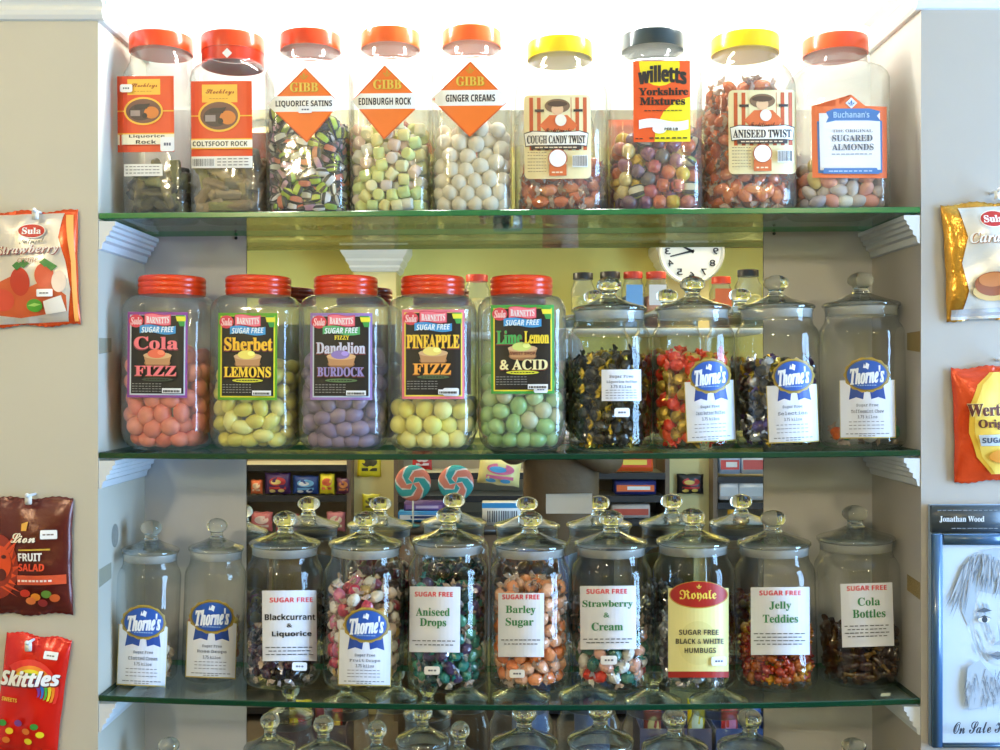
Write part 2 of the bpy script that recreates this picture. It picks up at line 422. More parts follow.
def me_bear(name, s, m):
    bm = bmesh.new()
    for x, y, z, a, b, c in ((0,0,0,.55,.42,.7), (0,0,.95,.42,.38,.4), (-.32,0,1.3,.15,.12,.15), (.32,0,1.3,.15,.12,.15), (-.5,-.25,.25,.2,.32,.2), (.5,-.25,.25,.2,.32,.2), (-.35,-.3,-.55,.24,.4,.24), (.35,-.3,-.55,.24,.4,.24)):
        t = bmesh.new(); bmesh.ops.create_uvsphere(t, u_segments=10, v_segments=7, radius=s)
        for q in t.verts: q.co = Vector((q.co.x*a+x*s, q.co.y*b+y*s, q.co.z*c+z*s-.25*s))
        me = bpy.data.meshes.new('t'); t.to_mesh(me); t.free(); bm.from_mesh(me); bpy.data.meshes.remove(me)
    return mesh_of(name, bm, m)
def me_bottle(name, s, m):
    bm = bmesh.new(); loft(bm, [(-1.2*s, .38*s, 2), (-1.15*s, .5*s, 2), (-.3*s, .5*s, 2), (-.05*s, .42*s, 2), (.4*s, .24*s, 2), (.8*s, .2*s, 2), (.85*s, .27*s, 2), (1.05*s, .27*s, 2), (1.1*s, .2*s, 2)], 12)
    for v in bm.verts: v.co.y *= .6
    for f in bm.faces: f.material_index = 0 if f.calc_center_median().z < -.1*s else 1
    return mesh_of(name, bm, m)
def pour(jar, kinds, pts, name, label, cat, group, upright=False, tilt=PI):
    """each sweet a top-level object of its own, standing in the jar's frame"""
    M = Matrix.Translation(jar.location) @ jar.rotation_euler.to_matrix().to_4x4()
    vv = {}
    for me in kinds:
        q = np.empty(len(me.vertices)*3, np.float32); me.vertices.foreach_get('co', q); vv[me.name] = q.reshape(-1, 3)
    for p in pts:
        me = random.choice(kinds); best = None; p = np.array(p, float); A0 = az(max(.03, p[2]))-.0006
        for _ in range(14):
            R_ = Euler((random.uniform(-tilt, tilt), random.uniform(-tilt, tilt), random.uniform(-PI, PI))).to_matrix()
            w_ = vv[me.name] @ np.array(R_).T+p
            aw = np.minimum(A0, np.array([az(z) for z in (w_[:, 2].min(), w_[:, 2].max())]).min()-.0006) if w_[:, 2].min() > 0 else A0*.9
            qm = ((np.abs(w_[:, 0])/aw)**n_+(np.abs(w_[:, 1])/aw)**n_)**(1/n_); k = float(qm.max())
            if best is None or k < best[0]: best = (k, R_, float(w_[:, 2].min()), aw)
            if k < 1: break
        k, R_, zmin, aw = best
        if k > 1:
            d = math.hypot(p[0], p[1]); f = max(0, d-(k-1)*aw*1.05)/max(d, 1e-6); p[0] *= f; p[1] *= f
        p[2] += max(0, .003-zmin)
        o = bpy.data.objects.new(name, me); COL.objects.link(o)
        o.matrix_world = M @ Matrix.Translation(p) @ R_.to_4x4()
        o['label'] = label; o['category'] = cat; o['group'] = group

# ------------------------------------------------------------------ jars
def plastic_lid(bm, z0, z1, r, ribs=0, mi=0):
    p = [(z0, r*.93, 2), (z0, r, 2)]
    if ribs:
        for k in range(ribs):
            a = z0+(z1-z0)*(.08+.84*k/ribs); b = z0+(z1-z0)*(.08+.84*(k+1)/ribs)
            p += [(a, r*1.0, 2), (a+(b-a)*.25, r*1.02, 2), (a+(b-a)*.75, r*1.02, 2), (b, r*1.0, 2)]
    p += [(z1-.003, r, 2), (z1-.001, r-.001, 2), (z1, r-.004, 2), (z1-.001, r-.007, 2)]
    loft(bm, p, 56, cap0=True, cap1=True, mi=mi)
def square_jar(axis_px, w_px, lid_px, shelf, Yc, lid_col, label, z_top_px, kind='tall', back=0):
    x = wx(axis_px, Yc); zf, sf = SH[shelf]
    H = wz(z_top_px, Yc-.04)-zf(x); hwid = w_px/2/F*(Yc-.055); r = lid_px/2/F*(Yc-.02)
    j = thing('sweet_jar', label, 'jar', (x, Yc, zf(x)+.0006), (0, -math.atan(sf(x)), 0),
              'plastic screw top sweet jars on the top shelf' if shelf == 0 else 'plastic screw top sweet jars on the middle shelf')
    bm = bmesh.new()
    if kind == 'tall':
        n = 5.0; sh = H-.072
        prof = [(0, hwid*.86, n), (.003, hwid*.93, n), (.010, hwid*.99, n), (.018, hwid, n), (sh, hwid, n), (sh+.008, hwid*.985, 4.2), (sh+.017, hwid*.93, 3.4), (sh+.024, max(hwid*.80, r*.99), 2.6), (sh+.029, r*.97, 2.1), (H-.026, r*.955, 2), (H-.025, r*.92, 2), (H-.006, r*.92, 2)]
        a = lambda z: hwid; lid0 = H-.025
    elif kind == 'round':
        n = 3.2; sh = H-.090
        prof = [(0, hwid*.80, n), (.003, hwid*.90, n), (.012, hwid*.985, n), (.020, hwid, n), (.050, hwid, n), (.054, hwid*.975, n), (.058, hwid, n), (sh, hwid, n), (sh+.012, hwid*.985, 3), (sh+.026, hwid*.93, 2.7), (sh+.038, hwid*.84, 2.4), (sh+.048, r*1.02, 2.1), (H-.028, r*.955, 2), (H-.027, r*.92, 2), (H-.006, r*.92, 2)]
        a = lambda z: hwid; lid0 = H-.026
    else:
        n = 4.0; sh = H-.055
        def a(z): return hwid
        prof = [(0, hwid*.66, 3), (.002, hwid*.78, 3.2), (.007, hwid*.88, 3.4), (.015, hwid*.955, 3.7), (.026, hwid*.99, n), (.040, hwid, n), (sh, hwid, n), (sh+.008, hwid*.985, 3.8), (sh+.016, hwid*.94, 3.4), (sh+.022, hwid*.86, 2.8), (sh+.025, r*1.04, 2.2), (H-.029, r*.98, 2), (H-.028, r*.92, 2), (H-.008, r*.92, 2)]
        lid0 = H-.029
    loft(bm, prof, 64, cap0=True, cap1=False)
    link('jar_body', mesh_of('jar_body', bm, G_PLA), j)
    bm = bmesh.new(); plastic_lid(bm, lid0, H, r, ribs=3 if kind == 'mid' else 0)
    link('lid', sharp(mesh_of('lid', bm, mat(lid_col, .28, spec=.5, coat=.2)), .5), j)
    j['_h'] = H
    def azf(z):
        for (z0, a0, _), (z1, a1, _) in zip(prof, prof[1:]):
            if z0 <= z <= z1: return a0+(a1-a0)*(z-z0)/max(1e-6, z1-z0)-.0015
        return prof[0][1]
    return j, jar_surf(j.location, a, n), hwid, n, azf, H, r
def glass_jar(axis_px, w_px, top_px, shelf, Yc, label, knob_r=.0195, grp=None, neck=1.0):
    x = wx(axis_px, Yc); zf, sf = SH[shelf]; zb = zf(x)+.0006
    H = wz(top_px, Yc)-zb; R = w_px/2/F*Yc; k = H/.265; q = R/.0615
    j = thing('glass_jar', label, 'jar', (x, Yc, zb), (0, -math.atan(sf(x)), 0), grp or 'knobbed glass jars on the %s shelf' % SHN[shelf])
    zz = lambda v: v*k
    bm = bmesh.new()
    prof = [(0, R*.80, 2), (.0015, R*.90, 2), (.006, R*.97, 2), (.012, R*.995, 2), (.02, R, 2), (zz(.168), R, 2), (zz(.176), R*.985, 2), (zz(.183), R*.93, 2), (zz(.188), R*.87, 2), (zz(.194), R*.845, 2), (zz(.206), R*.845, 2), (zz(.2085), R*.87, 2), (zz(.2105), R*.87, 2)]
    rings = loft(bm, prof, 56, cap0=True, cap1=False)
    # thick base seen through the wall
    loft(bm, [(.0075, R*.93, 2), (.0055, R*.6, 2), (.0065, R*.12, 2)], 56, cap0=False, cap1=True)
    link('jar_body', mesh_of('jar_body', bm, G_JAR), j)
    bm = bmesh.new(); loft(bm, [(zz(.1985), R*.80, 2), (zz(.1985), R*.838, 2), (zz(.2095), R*.838, 2), (zz(.2115), R*.85, 2), (zz(.2115), R*.80, 2)], 48, cap0=False, cap1=False)
    link('seal_ring', mesh_of('seal_ring', bm, G_SEAL), j)
    bm = bmesh.new()
    loft(bm, [(zz(.212), R*.84, 2), (zz(.212), R*.905, 2), (zz(.2135), R*.92, 2), (zz(.2165), R*.915, 2), (zz(.2185), R*.87, 2), (zz(.2205), R*.76, 2), (zz(.2235), R*.60, 2), (zz(.227), R*.44, 2), (zz(.230), R*.32, 2), (zz(.2325), R*.24, 2)], 56, cap0=False, cap1=False)
    # inner wall of the lid
    loft(bm, [(zz(.2125), R*.82, 2), (zz(.2155), R*.80, 2), (zz(.2195), R*.66, 2), (zz(.2245), R*.42, 2), (zz(.227), R*.20, 2)], 40, cap0=False, cap1=True)
    lid = link('lid', mesh_of('lid', bm, G_LID), j)
    bm = bmesh.new(); kr = knob_r*min(1, q*1.08)
    z0 = zz(.2322); z1 = H; hh = z1-z0
    loft(bm, [(z0, R*.235, 2), (z0+hh*.08, kr*.62, 2), (z0+hh*.22, kr*.56, 2), (z0+hh*.33, kr*.66, 2), (z0+hh*.42, kr*.88, 2), (z0+hh*.55, kr, 2), (z0+hh*.72, kr*.98, 2), (z0+hh*.86, kr*.78, 2), (z0+hh*.95, kr*.48, 2), (z1, kr*.15, 2)], 32)
    link('knob', mesh_of('knob', bm, G_KNOB), lid)
    azf = lambda z: (R if z > .02 else R*(.90+.10*min(1, max(0, z-.006)/.014)))-.003
    return j, jar_surf(j.location, lambda z: R, 2), R, 2, azf, H, R

def sticker(j, surf, x0, y0, x1, y1, rot=0):
    a = Art(); a.rot = (rot, (x0+x1)/2, (y0+y1)/2); a.lay = 16
    a.rrect(x0, y0, x1, y1, min(2, (y1-y0)*.25), (240,240,242)); a.micro(x0+(x1-x0)*.25, x1-(x1-x0)*.2, (y0+y1)/2, (90,95,120), t=max(.8, (y1-y0)*.2), n=3)
    return a.build('price_sticker', surf, j)

# ------------------------------------------------------------------ label artwork
BLK = (22,20,24); WHT = (226,228,236)
def fleur(a, cx, cy, s, c):
    a.poly([(cx, cy-s), (cx+.35*s, cy-.2*s), (cx, cy+.6*s), (cx-.35*s, cy-.2*s)], c)
    for d in (-1, 1):
        a.poly([(cx+d*.3*s, cy+.2*s), (cx+d*.9*s, cy-.3*s), (cx+d*.95*s, cy+.15*s), (cx+d*.45*s, cy+.5*s)], c, same=True)
    a.rect(cx-.5*s, cy+.5*s, cx+.5*s, cy+.75*s, c, same=True)
def art_train(x0, y0, x1, y1, title, two):
    OR, YE = (226,78,28), (246,190,66); a = Art(); w = x1-x0; h = y1-y0; cx = (x0+x1)/2
    a.rect(x0, y0, x1, y1, OR)
    a.rect(x0+w*.18, y0+h*.04, x0+w*.76, y0+h*.245, YE)
    a.text('Stockleys', x0+w*.24, x0+w*.71, y0+h*.13, h*.075, (168,70,24), 'script', .01)
    a.micro(x0+w*.3, x0+w*.62, y0+h*.2, (190,110,40), .5)
    ey = y0+h*(.46 if two else .40)
    a.rect(x0, ey-.6, x1, ey+.6, YE)
    a.ell(cx-w*.04, ey, w*.345, h*.185, YE); a.ell(cx-w*.04, ey, w*.31, h*.16, (112,72,60))
    a.ell(cx-w*.10, ey+h*.015, w*.20, h*.11, (66,50,52)); a.ell(cx+w*.10, ey+h*.02, w*.13, h*.08, (214,124,50))
    a.rect(cx-w*.27, ey-h*.01, cx-w*.10, ey+h*.065, (150,136,134)); a.poly([(cx-w*.2, ey-h*.08), (cx+w*.08, ey-h*.10), (cx+w*.02, ey-h*.03), (cx-w*.2, ey-h*.03)], (48,38,42))
    a.ell(cx-w*.02, ey+h*.06, w*.045, h*.035, (30,26,30))
    if two:
        a.rect(x0, y0+h*.765, x1, y0+h*.90, (244,238,214))
        a.text('Liquorice', x0+w*.2, x0+w*.83, y0+h*.795, h*.05, BLK, 'sans'); a.text('Rock', x0+w*.32, x0+w*.68, y0+h*.865, h*.05, BLK, 'sans')
        a.rect(x0, y0+h*.75, x1, y0+h*.765, YE)
    else:
        a.rect(x0, y0+h*.66, x1, y0+h*.78, YE); a.rect(x0, y0+h*.675, x1, y0+h*.765, (246,240,222))
        a.text(title, x0+w*.02, x0+w*.92, y0+h*.72, h*.055, BLK, 'sans')
        a.rect(x0, y0+h*.865, x1, y1, (238,234,226)); a.barcode(x0+.5, y0+h*.885, x0+w*.38, y1-1)
        for k in range(3): a.micro(x0+w*.42, x0+w*.95, y0+h*(.895+.035*k), (90,80,80), .8)
    return a
def art_diamond(L, T, R, B, title, tx):
    OR = (240,116,28); a = Art(); a.poly([L, T, R, B], (214,84,20))
    cx, cy = (L[0]+R[0])/2, (T[1]+B[1])/2
    def ins(p, k): return (cx+(p[0]-cx)*k, cy+(p[1]-cy)*k)
    a.poly([ins(p, .95) for p in (L, T, R, B)], OR)
    y0, y1 = cy-9.0, cy+6.6; hy0, hy1 = cy-T[1], B[1]-cy
    w = (R[0]-L[0])/2
    a.poly([(cx-w*(1-(cy-y0)/hy0), y0), (cx+w*(1-(cy-y0)/hy0), y0), R, (cx+w*(1-(y1-cy)/hy1), y1), (cx-w*(1-(y1-cy)/hy1), y1), L], (244,244,240))
    a.text(title, tx[0], tx[1], cy-1, 7.2, (40,36,50), 'sans', .012)
    a.text('GIBB', cx-13.5, cx+14.5, cy-17.5, 9.5, (196,150,40), 'serif', .02); a.text('GIBB', cx-14, cx+14, cy-18, 9.3, (232,190,70), 'serif', .012)
    fleur(a, cx, cy-29, 4.2, (206,150,44)); return a
def art_twist(x0, y0, x1, y1, title, tx, ty):
    CR, RD = (240,226,178), (200,92,50); a = Art(); a.rrect(x0, y0, x1, y1, 5, CR); w = x1-x0; h = y1-y0
    for k in range(8):
        q = x0+w*(.08+.115*k); a.rect(q, y0+h*.03, q+w*.055, y0+h*.66, RD, same=k > 0)
    cx = x0+w*.5
    a.rect(cx-w*.2, y0+h*.02, cx+w*.2, y0+h*.40, CR)
    a.poly([(cx-w*.27, y0+h*.36), (cx-w*.12, y0+h*.24), (cx+w*.15, y0+h*.24), (cx+w*.3, y0+h*.36), (cx+w*.24, y0+h*.42), (cx-w*.2, y0+h*.42)], (222,110,60))
    a.ell(cx, y0+h*.13, w*.19, h*.085, (132,104,82)); a.ell(cx, y0+h*.17, w*.09, h*.07, (232,190,150)); a.ell(cx, y0+h*.105, w*.15, h*.035, (86,66,56))
    a.ell(cx+w*.05, y0+h*.30, w*.085, h*.07, (244,236,222))
    a.rect(cx-w*.34, y0+h*.17, cx-w*.2, y0+h*.2, (60,50,50)); a.rect(cx+w*.24, y0+h*.17, cx+w*.38, y0+h*.2, (60,50,50), same=True)
    a.text('Traditional', cx-w*.18, cx+w*.18, ty-9.5, 4.6, (90,40,30), 'script', .02)
    b = [(tx[0]-2.5, ty-6), (tx[0]+6, ty-8.5), (cx, ty-7.2), (tx[1]-6, ty-8.5), (tx[1]+2.5, ty-6), (tx[1]+1, ty+6), (tx[1]-7, ty+5), (tx[0]+7, ty+5), (tx[0]-1, ty+6)]
    a.poly([(p[0]+(p[0]-cx)*.02, p[1]+(.8 if p[1] > ty else -.8)) for p in b], (60,50,54)); a.poly(b, (246,242,232))
    a.text(title, tx[0], tx[1], ty-.4, 8.2, (44,38,48), 'serif', .02)
    a.rect(tx[0]+4, ty+5.6, tx[1]-4, ty+9.6, (70,56,52)); a.micro(tx[0]+8, tx[1]-8, ty+7.5, (230,210,180), 1.1, 9)
    cy = y0+h*.755; a.rect(cx-w*.13, cy+6, cx+w*.13, y1-3, (214,110,60)); a.micro(cx-w*.09, cx+w*.09, y1-6.5, (250,230,200), 1.4, 3)
    a.ell(cx, cy, 9.6, 9.6, (180,90,50)); a.ell(cx, cy, 8.6, 8.6, (250,248,246))
    a.barcode(x0+w*.72, cy-3, x0+w*.95, cy+9)
    for k in range(7): a.micro(x0+w*.05, x0+w*.34, cy-6+k*3.2, (150,130,100), .7, 7)
    return a
def ribbon(a, x0, x1, y, h, c, wave=1.2):
    n = 12; top = [(x0+(x1-x0)*i/n, y-h/2-wave*math.sin(PI*i/n*2)) for i in range(n+1)]
    bot = [(x0+(x1-x0)*i/n, y+h/2-wave*math.sin(PI*i/n*2)) for i in range(n, -1, -1)]
    a.poly(top+bot, c)
def art_fizz(x0, y0, x1, y1, border, inner, t1, t2, acc, bowlc, fill, bar=None, extra=None):
    a = Art(); a.rect(x0, y0, x1, y1, border); a.rect(x0+2.4, y0+3, x1-2.2, y1-2.6, inner); a.rect(x0+3.8, y0+3.4, x1-3.6, y1-4, BLK)
    w = x1-x0; cx = (x0+x1)/2
    a.ell(x0+w*.14, y0+9, w*.12, 6.5, (222,70,90)); a.text('Sula', x0+w*.045, x0+w*.235, y0+9, 7.5, (250,206,214), 'itserif', .03)
    ribbon(a, cx-w*.22, cx+w*.22, y0+7.5, 11, (214,60,90), .8); ribbon(a, cx-w*.21, cx+w*.21, y0+7.5, 9.5, (244,120,140), .8)
    a.text('BARNETTS', cx-w*.19, cx+w*.19, y0+7.5, 6.6, (250,236,240), 'serif', .02, arc=-.8)
    a.poly([(x1-w*.2, y0+3), (x1-3, y0+3), (x1-3, y0+14), (x1-w*.13, y0+14)], (60,150,70)); a.poly([(x1-w*.2, y0+4.2), (x1-2, y0+4.2), (x1-2, y0+9), (x1-w*.18, y0+9)], (232,220,60))
    ribbon(a, x0+w*.20, x1-w*.20, y0+17.5, 7.6, (60,150,216) if not extra else (80,170,110), 1.2)
    a.text('SUGAR FREE', x0+w*.23, x1-w*.23, y0+17.5, 5.8, (226,240,250), 'sansit', .02, slope=-.8)
    t, tx0, tx1, ty, th, tc, st = t1; a.text(t, tx0-.7, tx1+.7, ty+.7, th+1, (120,50,60), st, .05); a.text(t, tx0, tx1, ty, th, tc, st, .03)
    by = y0+47.5
    a.ell(cx, by+3.5, w*.22, 4.6, (150,104,70)); a.poly([(cx-w*.23, by-4), (cx+w*.23, by-4), (cx+w*.19, by+5), (cx-w*.19, by+5)], (190,140,96))
    a.ell(cx, by-4, w*.235, 3.4, (214,176,130)); a.ell(cx-1, by-5.8, w*.15, 4.4, fill); a.ell(cx+w*.06, by-7, w*.06, 2.4, tuple(min(255, int(v*1.15)+14) for v in fill))
    if bar: a.text(bar, cx-w*.2, cx+w*.2, by+.8, 3, (110,50,40), 'sans', .02)
    t, tx0, tx1, ty, th, tc, st = t2; a.text(t, tx0-.6, tx1+.6, ty+.6, th+.8, (120,60,40), st, .05); a.text(t, tx0, tx1, ty, th, tc, st, .03)
    a.ell(cx, y0+67.5, w*.26, 2.0, acc); a.micro(cx-w*.19, cx+w*.19, y0+67.5, (20,30,20), .9, 8)
    for k in range(4): a.micro(x0+w*.08, x1-w*.42, y0+71.8+2.5*k, (140,140,140), .7, 9)
    a.rect(x1-w*.42, y1-9.5, x1-w*.1, y1-4.6, (236,236,238)); a.micro(x1-w*.40, x1-w*.12, y1-6.5, (60,60,66), 2.2, 11)
    return a
def art_sf(x0, y0, x1, y1, sf, lines, micro, green=(58,132,84), style='serif', rot=0, sfx=None):
    a = Art(); a.rot = (rot, (x0+x1)/2, (y0+y1)/2); a.rect(x0, y0, x1, y1, WHT)
    cx = (x0+x1)/2; q = sfx or (cx-20, cx+20)
    a.text('SUGAR FREE', q[0], q[1], sf, 4.9, (222,58,74), 'sans', .02)
    for t, tx0, tx1, ty, th in lines: a.text(t, tx0, tx1, ty, th, green, style, .012)
    for k, y in enumerate(micro): a.micro(x0+(3 if k % 2 == 0 else 6), x1-(3 if k % 2 == 0 else 6), y, (70,70,80), .9, 9)
    return a
def art_oval(x0, y0, x1, y1, cx, cy, rx, ry, name2, rot=0):
    """white paper label under a gold edged blue oval badge"""
    a = Art(); a.rot = (rot, (x0+x1)/2, (y0+y1)/2)
    GO = (170,142,58); BL = (36,84,170)
    a.rect(x0-.8, y0, x1+.8, y1+1.2, (190,170,90)); a.rect(x0, y0, x1, y1, WHT)
    mx = (x0+x1)/2; w = x1-x0; h = y1-y0
    for d in (-1, 1): a.poly([(cx+d*2, cy+ry*.6), (cx+d*rx*.72, cy+ry*.7), (cx+d*rx*.80, cy+ry*1.42), (cx+d*rx*.48, cy+ry*1.28), (cx+d*4, cy+ry*1.40)], (34,70,150), same=d > 0)
    a.ell(cx, cy, rx, ry, GO, 56, .035, 14); a.ell(cx, cy, rx*.93, ry*.90, (120,104,46), 48); a.ell(cx, cy, rx*.87, ry*.84, BL, 48)
    a.text("Thorne's", cx-rx*.74, cx+rx*.76, cy+.3, ry*.98, (238,242,250), 'itserif', .03, slope=-2.6)
    a.poly([(cx-2, cy-ry*.42), (cx-.5, cy-ry*.70), (cx+2.6, cy-ry*.6), (cx+1.4, cy-ry*.3)], (240,244,250)); a.poly([(cx-3.8, cy-ry*.40), (cx-2.6, cy-ry*.66), (cx-1.4, cy-ry*.38)], (240,244,250), same=True)
    a.micro(cx-rx*.42, cx+rx*.42, cy+ry*.6, (150,180,220), 1.0, 8)
    yb = cy+ry*1.55; s = (y1-yb)
    a.text('Sugar Free', mx-w*.2, mx+w*.2, yb+s*.10, 3.4, (96,96,104), 'mono', .02)
    a.text(name2, mx-w*.30, mx+w*.30, yb+s*.26, 3.6, (96,96,104), 'mono', .02)
    a.text('3.75 kilos', mx-w*.18, mx+w*.18, yb+s*.42, 3.2, (96,96,104), 'mono', .02)
    for k in range(3): a.micro(mx-w*.34, mx+w*.32, yb+s*(.56+.10*k), (130,130,140), .7, 8)
    a.micro(x0+w*.1, x1-w*.1, yb+s*.90, (90,90,98), .7, 10); a.micro(mx-w*.16, mx+w*.16, yb+s*.96, (90,90,98), .6, 4)
    return a

SA = ', standing on the %s glass shelf'
# ------------------------------------------------------------------ TOP SHELF
Y1 = 1.612; RED = (226,68,18); ORA = (244,100,28); YEL = (250,214,14)
jar_data = {}
j, s, a_, n_, az, H, r_ = square_jar(163, 67, 62, 0, Y1, RED, 'narrow plastic jar of dark liquorice rock, at the left end of the top shelf', 30)
art_train(118.4, 76, 175, 152, '', True).build('label', s, j)
a = Art(); a.rect(124.5, 164, 163, 176, (236,234,230)); [a.micro(126, 161, 166.5+k*3.2, (110,110,110), .8, 9) for k in range(3)]; a.build('ingredients_label', s, j)
sticker(j, s, 121, 84, 133.5, 92); sticker(j, s, 161, 137, 175, 151.5)
kinds = [me_stick('rock_%d' % k, .040, .0075, mat(c, .7, bump=.3, bscale=200)) for k, c in enumerate([(70,64,58), (96,90,78), (120,122,84), (58,52,50)])]
pour(j, kinds, pack(a_-.003, 3.5, .004, .075, .0125, dens=.75), 'liquorice_rock', 'dark grey stick of liquorice rock inside the narrow leftmost jar of the top shelf', 'sweet', 'liquorice rock sticks in their jar')

j, s, a_, n_, az, H, r_ = square_jar(234.5, 77, 62.5, 0, Y1, RED, 'plastic jar of brown coltsfoot rock with a red seal round its neck', 30)
art_train(192, 81, 253, 168, 'COLTSFOOT ROCK', False).build('label', s, j)
bm = bmesh.new(); loft(bm, [(H-.0455, r_*.985, 2), (H-.0255, r_*.985, 2)], 48, cap0=False, cap1=False)
sb = link('seal_band', mesh_of('seal_band', bm, mat((216,58,30), .3)), j); sb['label'] = 'red paper seal band with a white diamond'
a = Art(); a.poly([(223.5, 53), (228.5, 48), (233.5, 53), (228.5, 58)], (240,236,232)); a.build('diamond_mark', jar_surf(j.location, lambda z: r_*.985, 2), sb)
kinds = [me_stick('colts_%d' % k, .042, .0075, mat(c, .85, bump=.35, bscale=220)) for k, c in enumerate([(150,128,100), (168,146,116), (134,120,92), (150,144,88)])]
pour(j, kinds, pack(a_-.003, 4, .004, .092, .0125, dens=.75), 'coltsfoot_rock', 'brown stick of coltsfoot rock inside the jar with the red sealed neck', 'sweet', 'coltsfoot rock sticks in their jar')

j, s, a_, n_, az, H, r_ = square_jar(312, 84, 61, 0, Y1, RED, 'plastic jar of striped liquorice satins with an orange diamond label and red lid', 28)
art_diamond((268.8,105), (306.5,67.5), (341,103.7), (307.5,142.6), 'LIQUORICE SATINS', (276.5, 333)).build('label', s, j); sticker(j, s, 299, 106, 313, 113)
kinds = []
for k, c in enumerate([((186,206,60),(60,54,50)), ((214,120,90),(54,46,48)), ((232,226,226),(52,46,52)), ((196,150,176),(54,46,52)), ((206,206,196),(120,110,60)), ((150,180,60),(40,38,36))]):
    kinds.append(me_satin('satin_%d' % k, .0088, [mat((44,38,42), .3), mat(c[0], .35), mat(c[1] if k % 2 else c[0], .35)]))
pour(j, kinds, pack(a_-.002, 4.5, .004, .168, .0083, shell=1.5, iters=60), 'liquorice_satin', 'small striped black and pastel satin sweet inside the jar marked Liquorice Satins', 'sweet', 'liquorice satins in their jar')

j, s, a_, n_, az, H, r_ = square_jar(392, 81, 60, 0, Y1, ORA, 'plastic jar of pastel Edinburgh rock pieces with an orange diamond label and orange lid', 26)
art_diamond((353,100.5), (385.8,65), (423.5,102.7), (384.6,139.5), 'EDINBURGH ROCK', (359.5, 412)).build('label', s, j)
kinds = [me_drum('edin_%d' % k, .0088, .0165, mat(c, .85, bump=.1, bscale=300)) for k, c in enumerate([(238,226,150), (226,232,150), (240,208,192), (238,236,224), (210,226,150), (236,216,204), (244,236,186)])]
pour(j, kinds, pack(a_-.002, 4.5, .004, .150, .0103, shell=1.6, iters=70), 'edinburgh_rock_piece', 'small pastel drum of Edinburgh rock inside its plastic jar', 'sweet', 'Edinburgh rock pieces in their jar')

j, s, a_, n_, az, H, r_ = square_jar(473, 82, 60, 0, Y1, ORA, 'plastic jar of round cream coloured ginger creams with an orange diamond label and orange lid', 24.5)
art_diamond((432,99), (471.6,61), (510,101), (470.4,137), 'GINGER CREAMS', (446.5, 496)).build('label', s, j)
kinds = [me_ball('ginger_%d' % k, .0128, mat((236,226,206), .75), sq, .04) for k, sq in enumerate([(1,1,.92), (1.05,.95,.9), (.95,1,1)])]
pour(j, kinds, pack(a_-.002, 4.5, .004, .158, .0122, shell=1.6), 'ginger_cream', 'round off white ginger cream sweet inside its plastic jar', 'sweet', 'ginger creams in their jar')

OW = mat((212,104,50), .25, coat=.5); OW2 = mat((226,132,84), .25, coat=.5); FW = mat((224,196,178), .22, coat=.5, trans=.35, key='film')
twk = [me_wrap('twist_%d' % k, .0085, [OW, OW2, mat((222,120,72), .25, coat=.5)][k], FW, ln=1.5, fan=.9, fr=1.0) for k in range(3)]
j, s, a_, n_, az, H, r_ = square_jar(561, 95, 66, 0, Y1, YEL, 'yellow lidded plastic jar less than half full of wrapped orange cough candy twists', 36, 'round')
art_twist(524.7, 95, 591.5, 178.7, 'COUGH CANDY TWIST', (527.5, 586), 139.8).build('label', s, j)
pour(j, twk, pack(a_-.006, 3, .004, .085, .0130, dens=.72), 'cough_candy_twist', 'orange candy twist in a clear twisted wrapper inside the jar marked Cough Candy Twist', 'sweet', 'cough candy twists in their jar')

j, s, a_, n_, az, H, r_ = square_jar(653.5, 92, 63, 0, Y1, (34,48,52), 'plastic jar of mixed boiled sweets with a black lid and an orange and yellow label', 28)
a = Art(); a.rect(634, 60.7, 691, 142, (240,90,30)); Yq = (248,226,30)
a.poly([(640,61.2),(680.5,61.2)]+[(660.5+20.2*math.cos(t), 66+20*math.sin(t)) for t in [i*PI/10 for i in range(11)]], Yq)
a.poly([(690.8,97),(690.8,141.8),(655,141.8),(656,128),(664,112),(676,101)], Yq)
a.text('willetts', 639, 687.5, 76.5, 17, (34,30,34), 'sans', .05, arc=3); a.text('Yorkshire', 639.5, 689, 91.5, 7.6, BLK, 'serif', .045); a.text('Mixtures', 640.5, 686, 101, 8, BLK, 'serif', .045)
ribbon(a, 639.5, 689, 124.5, 9, (246,246,244), 1.8); a.ell(660, 129, 7, 4.5, (246,246,244)); a.text('PER LB', 665, 678.5, 129, 2.6, BLK, 'sans', .03)
a.micro(645, 683, 110.5, BLK, .9, 10); a.micro(636, 644, 138.5, BLK, 1, 2); a.micro(650, 689, 138, BLK, 1.4, 7); a.build('label', s, j)
cs = [(214,110,60), (150,90,120), (226,190,60), (196,92,86), (120,86,110), (206,120,104), (220,196,130), (116,100,96)]
kinds = [me_ball('mixb%d' % k, .0115, mat(c, .3, coat=.3, var=.2, vscale=200), (1,1,.9), .08) for k, c in enumerate(cs)]+[me_cube('mixc%d' % k, .0092, mat(c, .35, coat=.3)) for k, c in enumerate(cs[:5])]+[me_satin('mixs', .0105, [mat((60,56,58), .3), mat((214,206,180), .3), mat((170,170,80), .3)])]
pour(j, kinds, pack(a_-.002, 4.5, .004, .130, .0112, slope=-.15), 'boiled_sweet', 'mixed coloured boiled sweet inside the black lidded jar on the top shelf', 'sweet', 'mixed boiled sweets in the black lidded jar')

j, s, a_, n_, az, H, r_ = square_jar(746, 95, 68, 0, Y1, YEL, 'rounded plastic jar with a yellow lid, packed to the top with wrapped orange aniseed twists', 30.5, 'round')
a = art_twist(729, 90, 797, 174, 'ANISEED TWIST', (733.5, 792), 134); a.build('label', s, j)
pour(j, twk, pack(a_-.006, 3, .004, .205, .0130, dens=.72), 'aniseed_twist', 'orange candy twist in a clear twisted wrapper inside the full jar marked Aniseed Twist', 'sweet', 'aniseed twists in their jar')

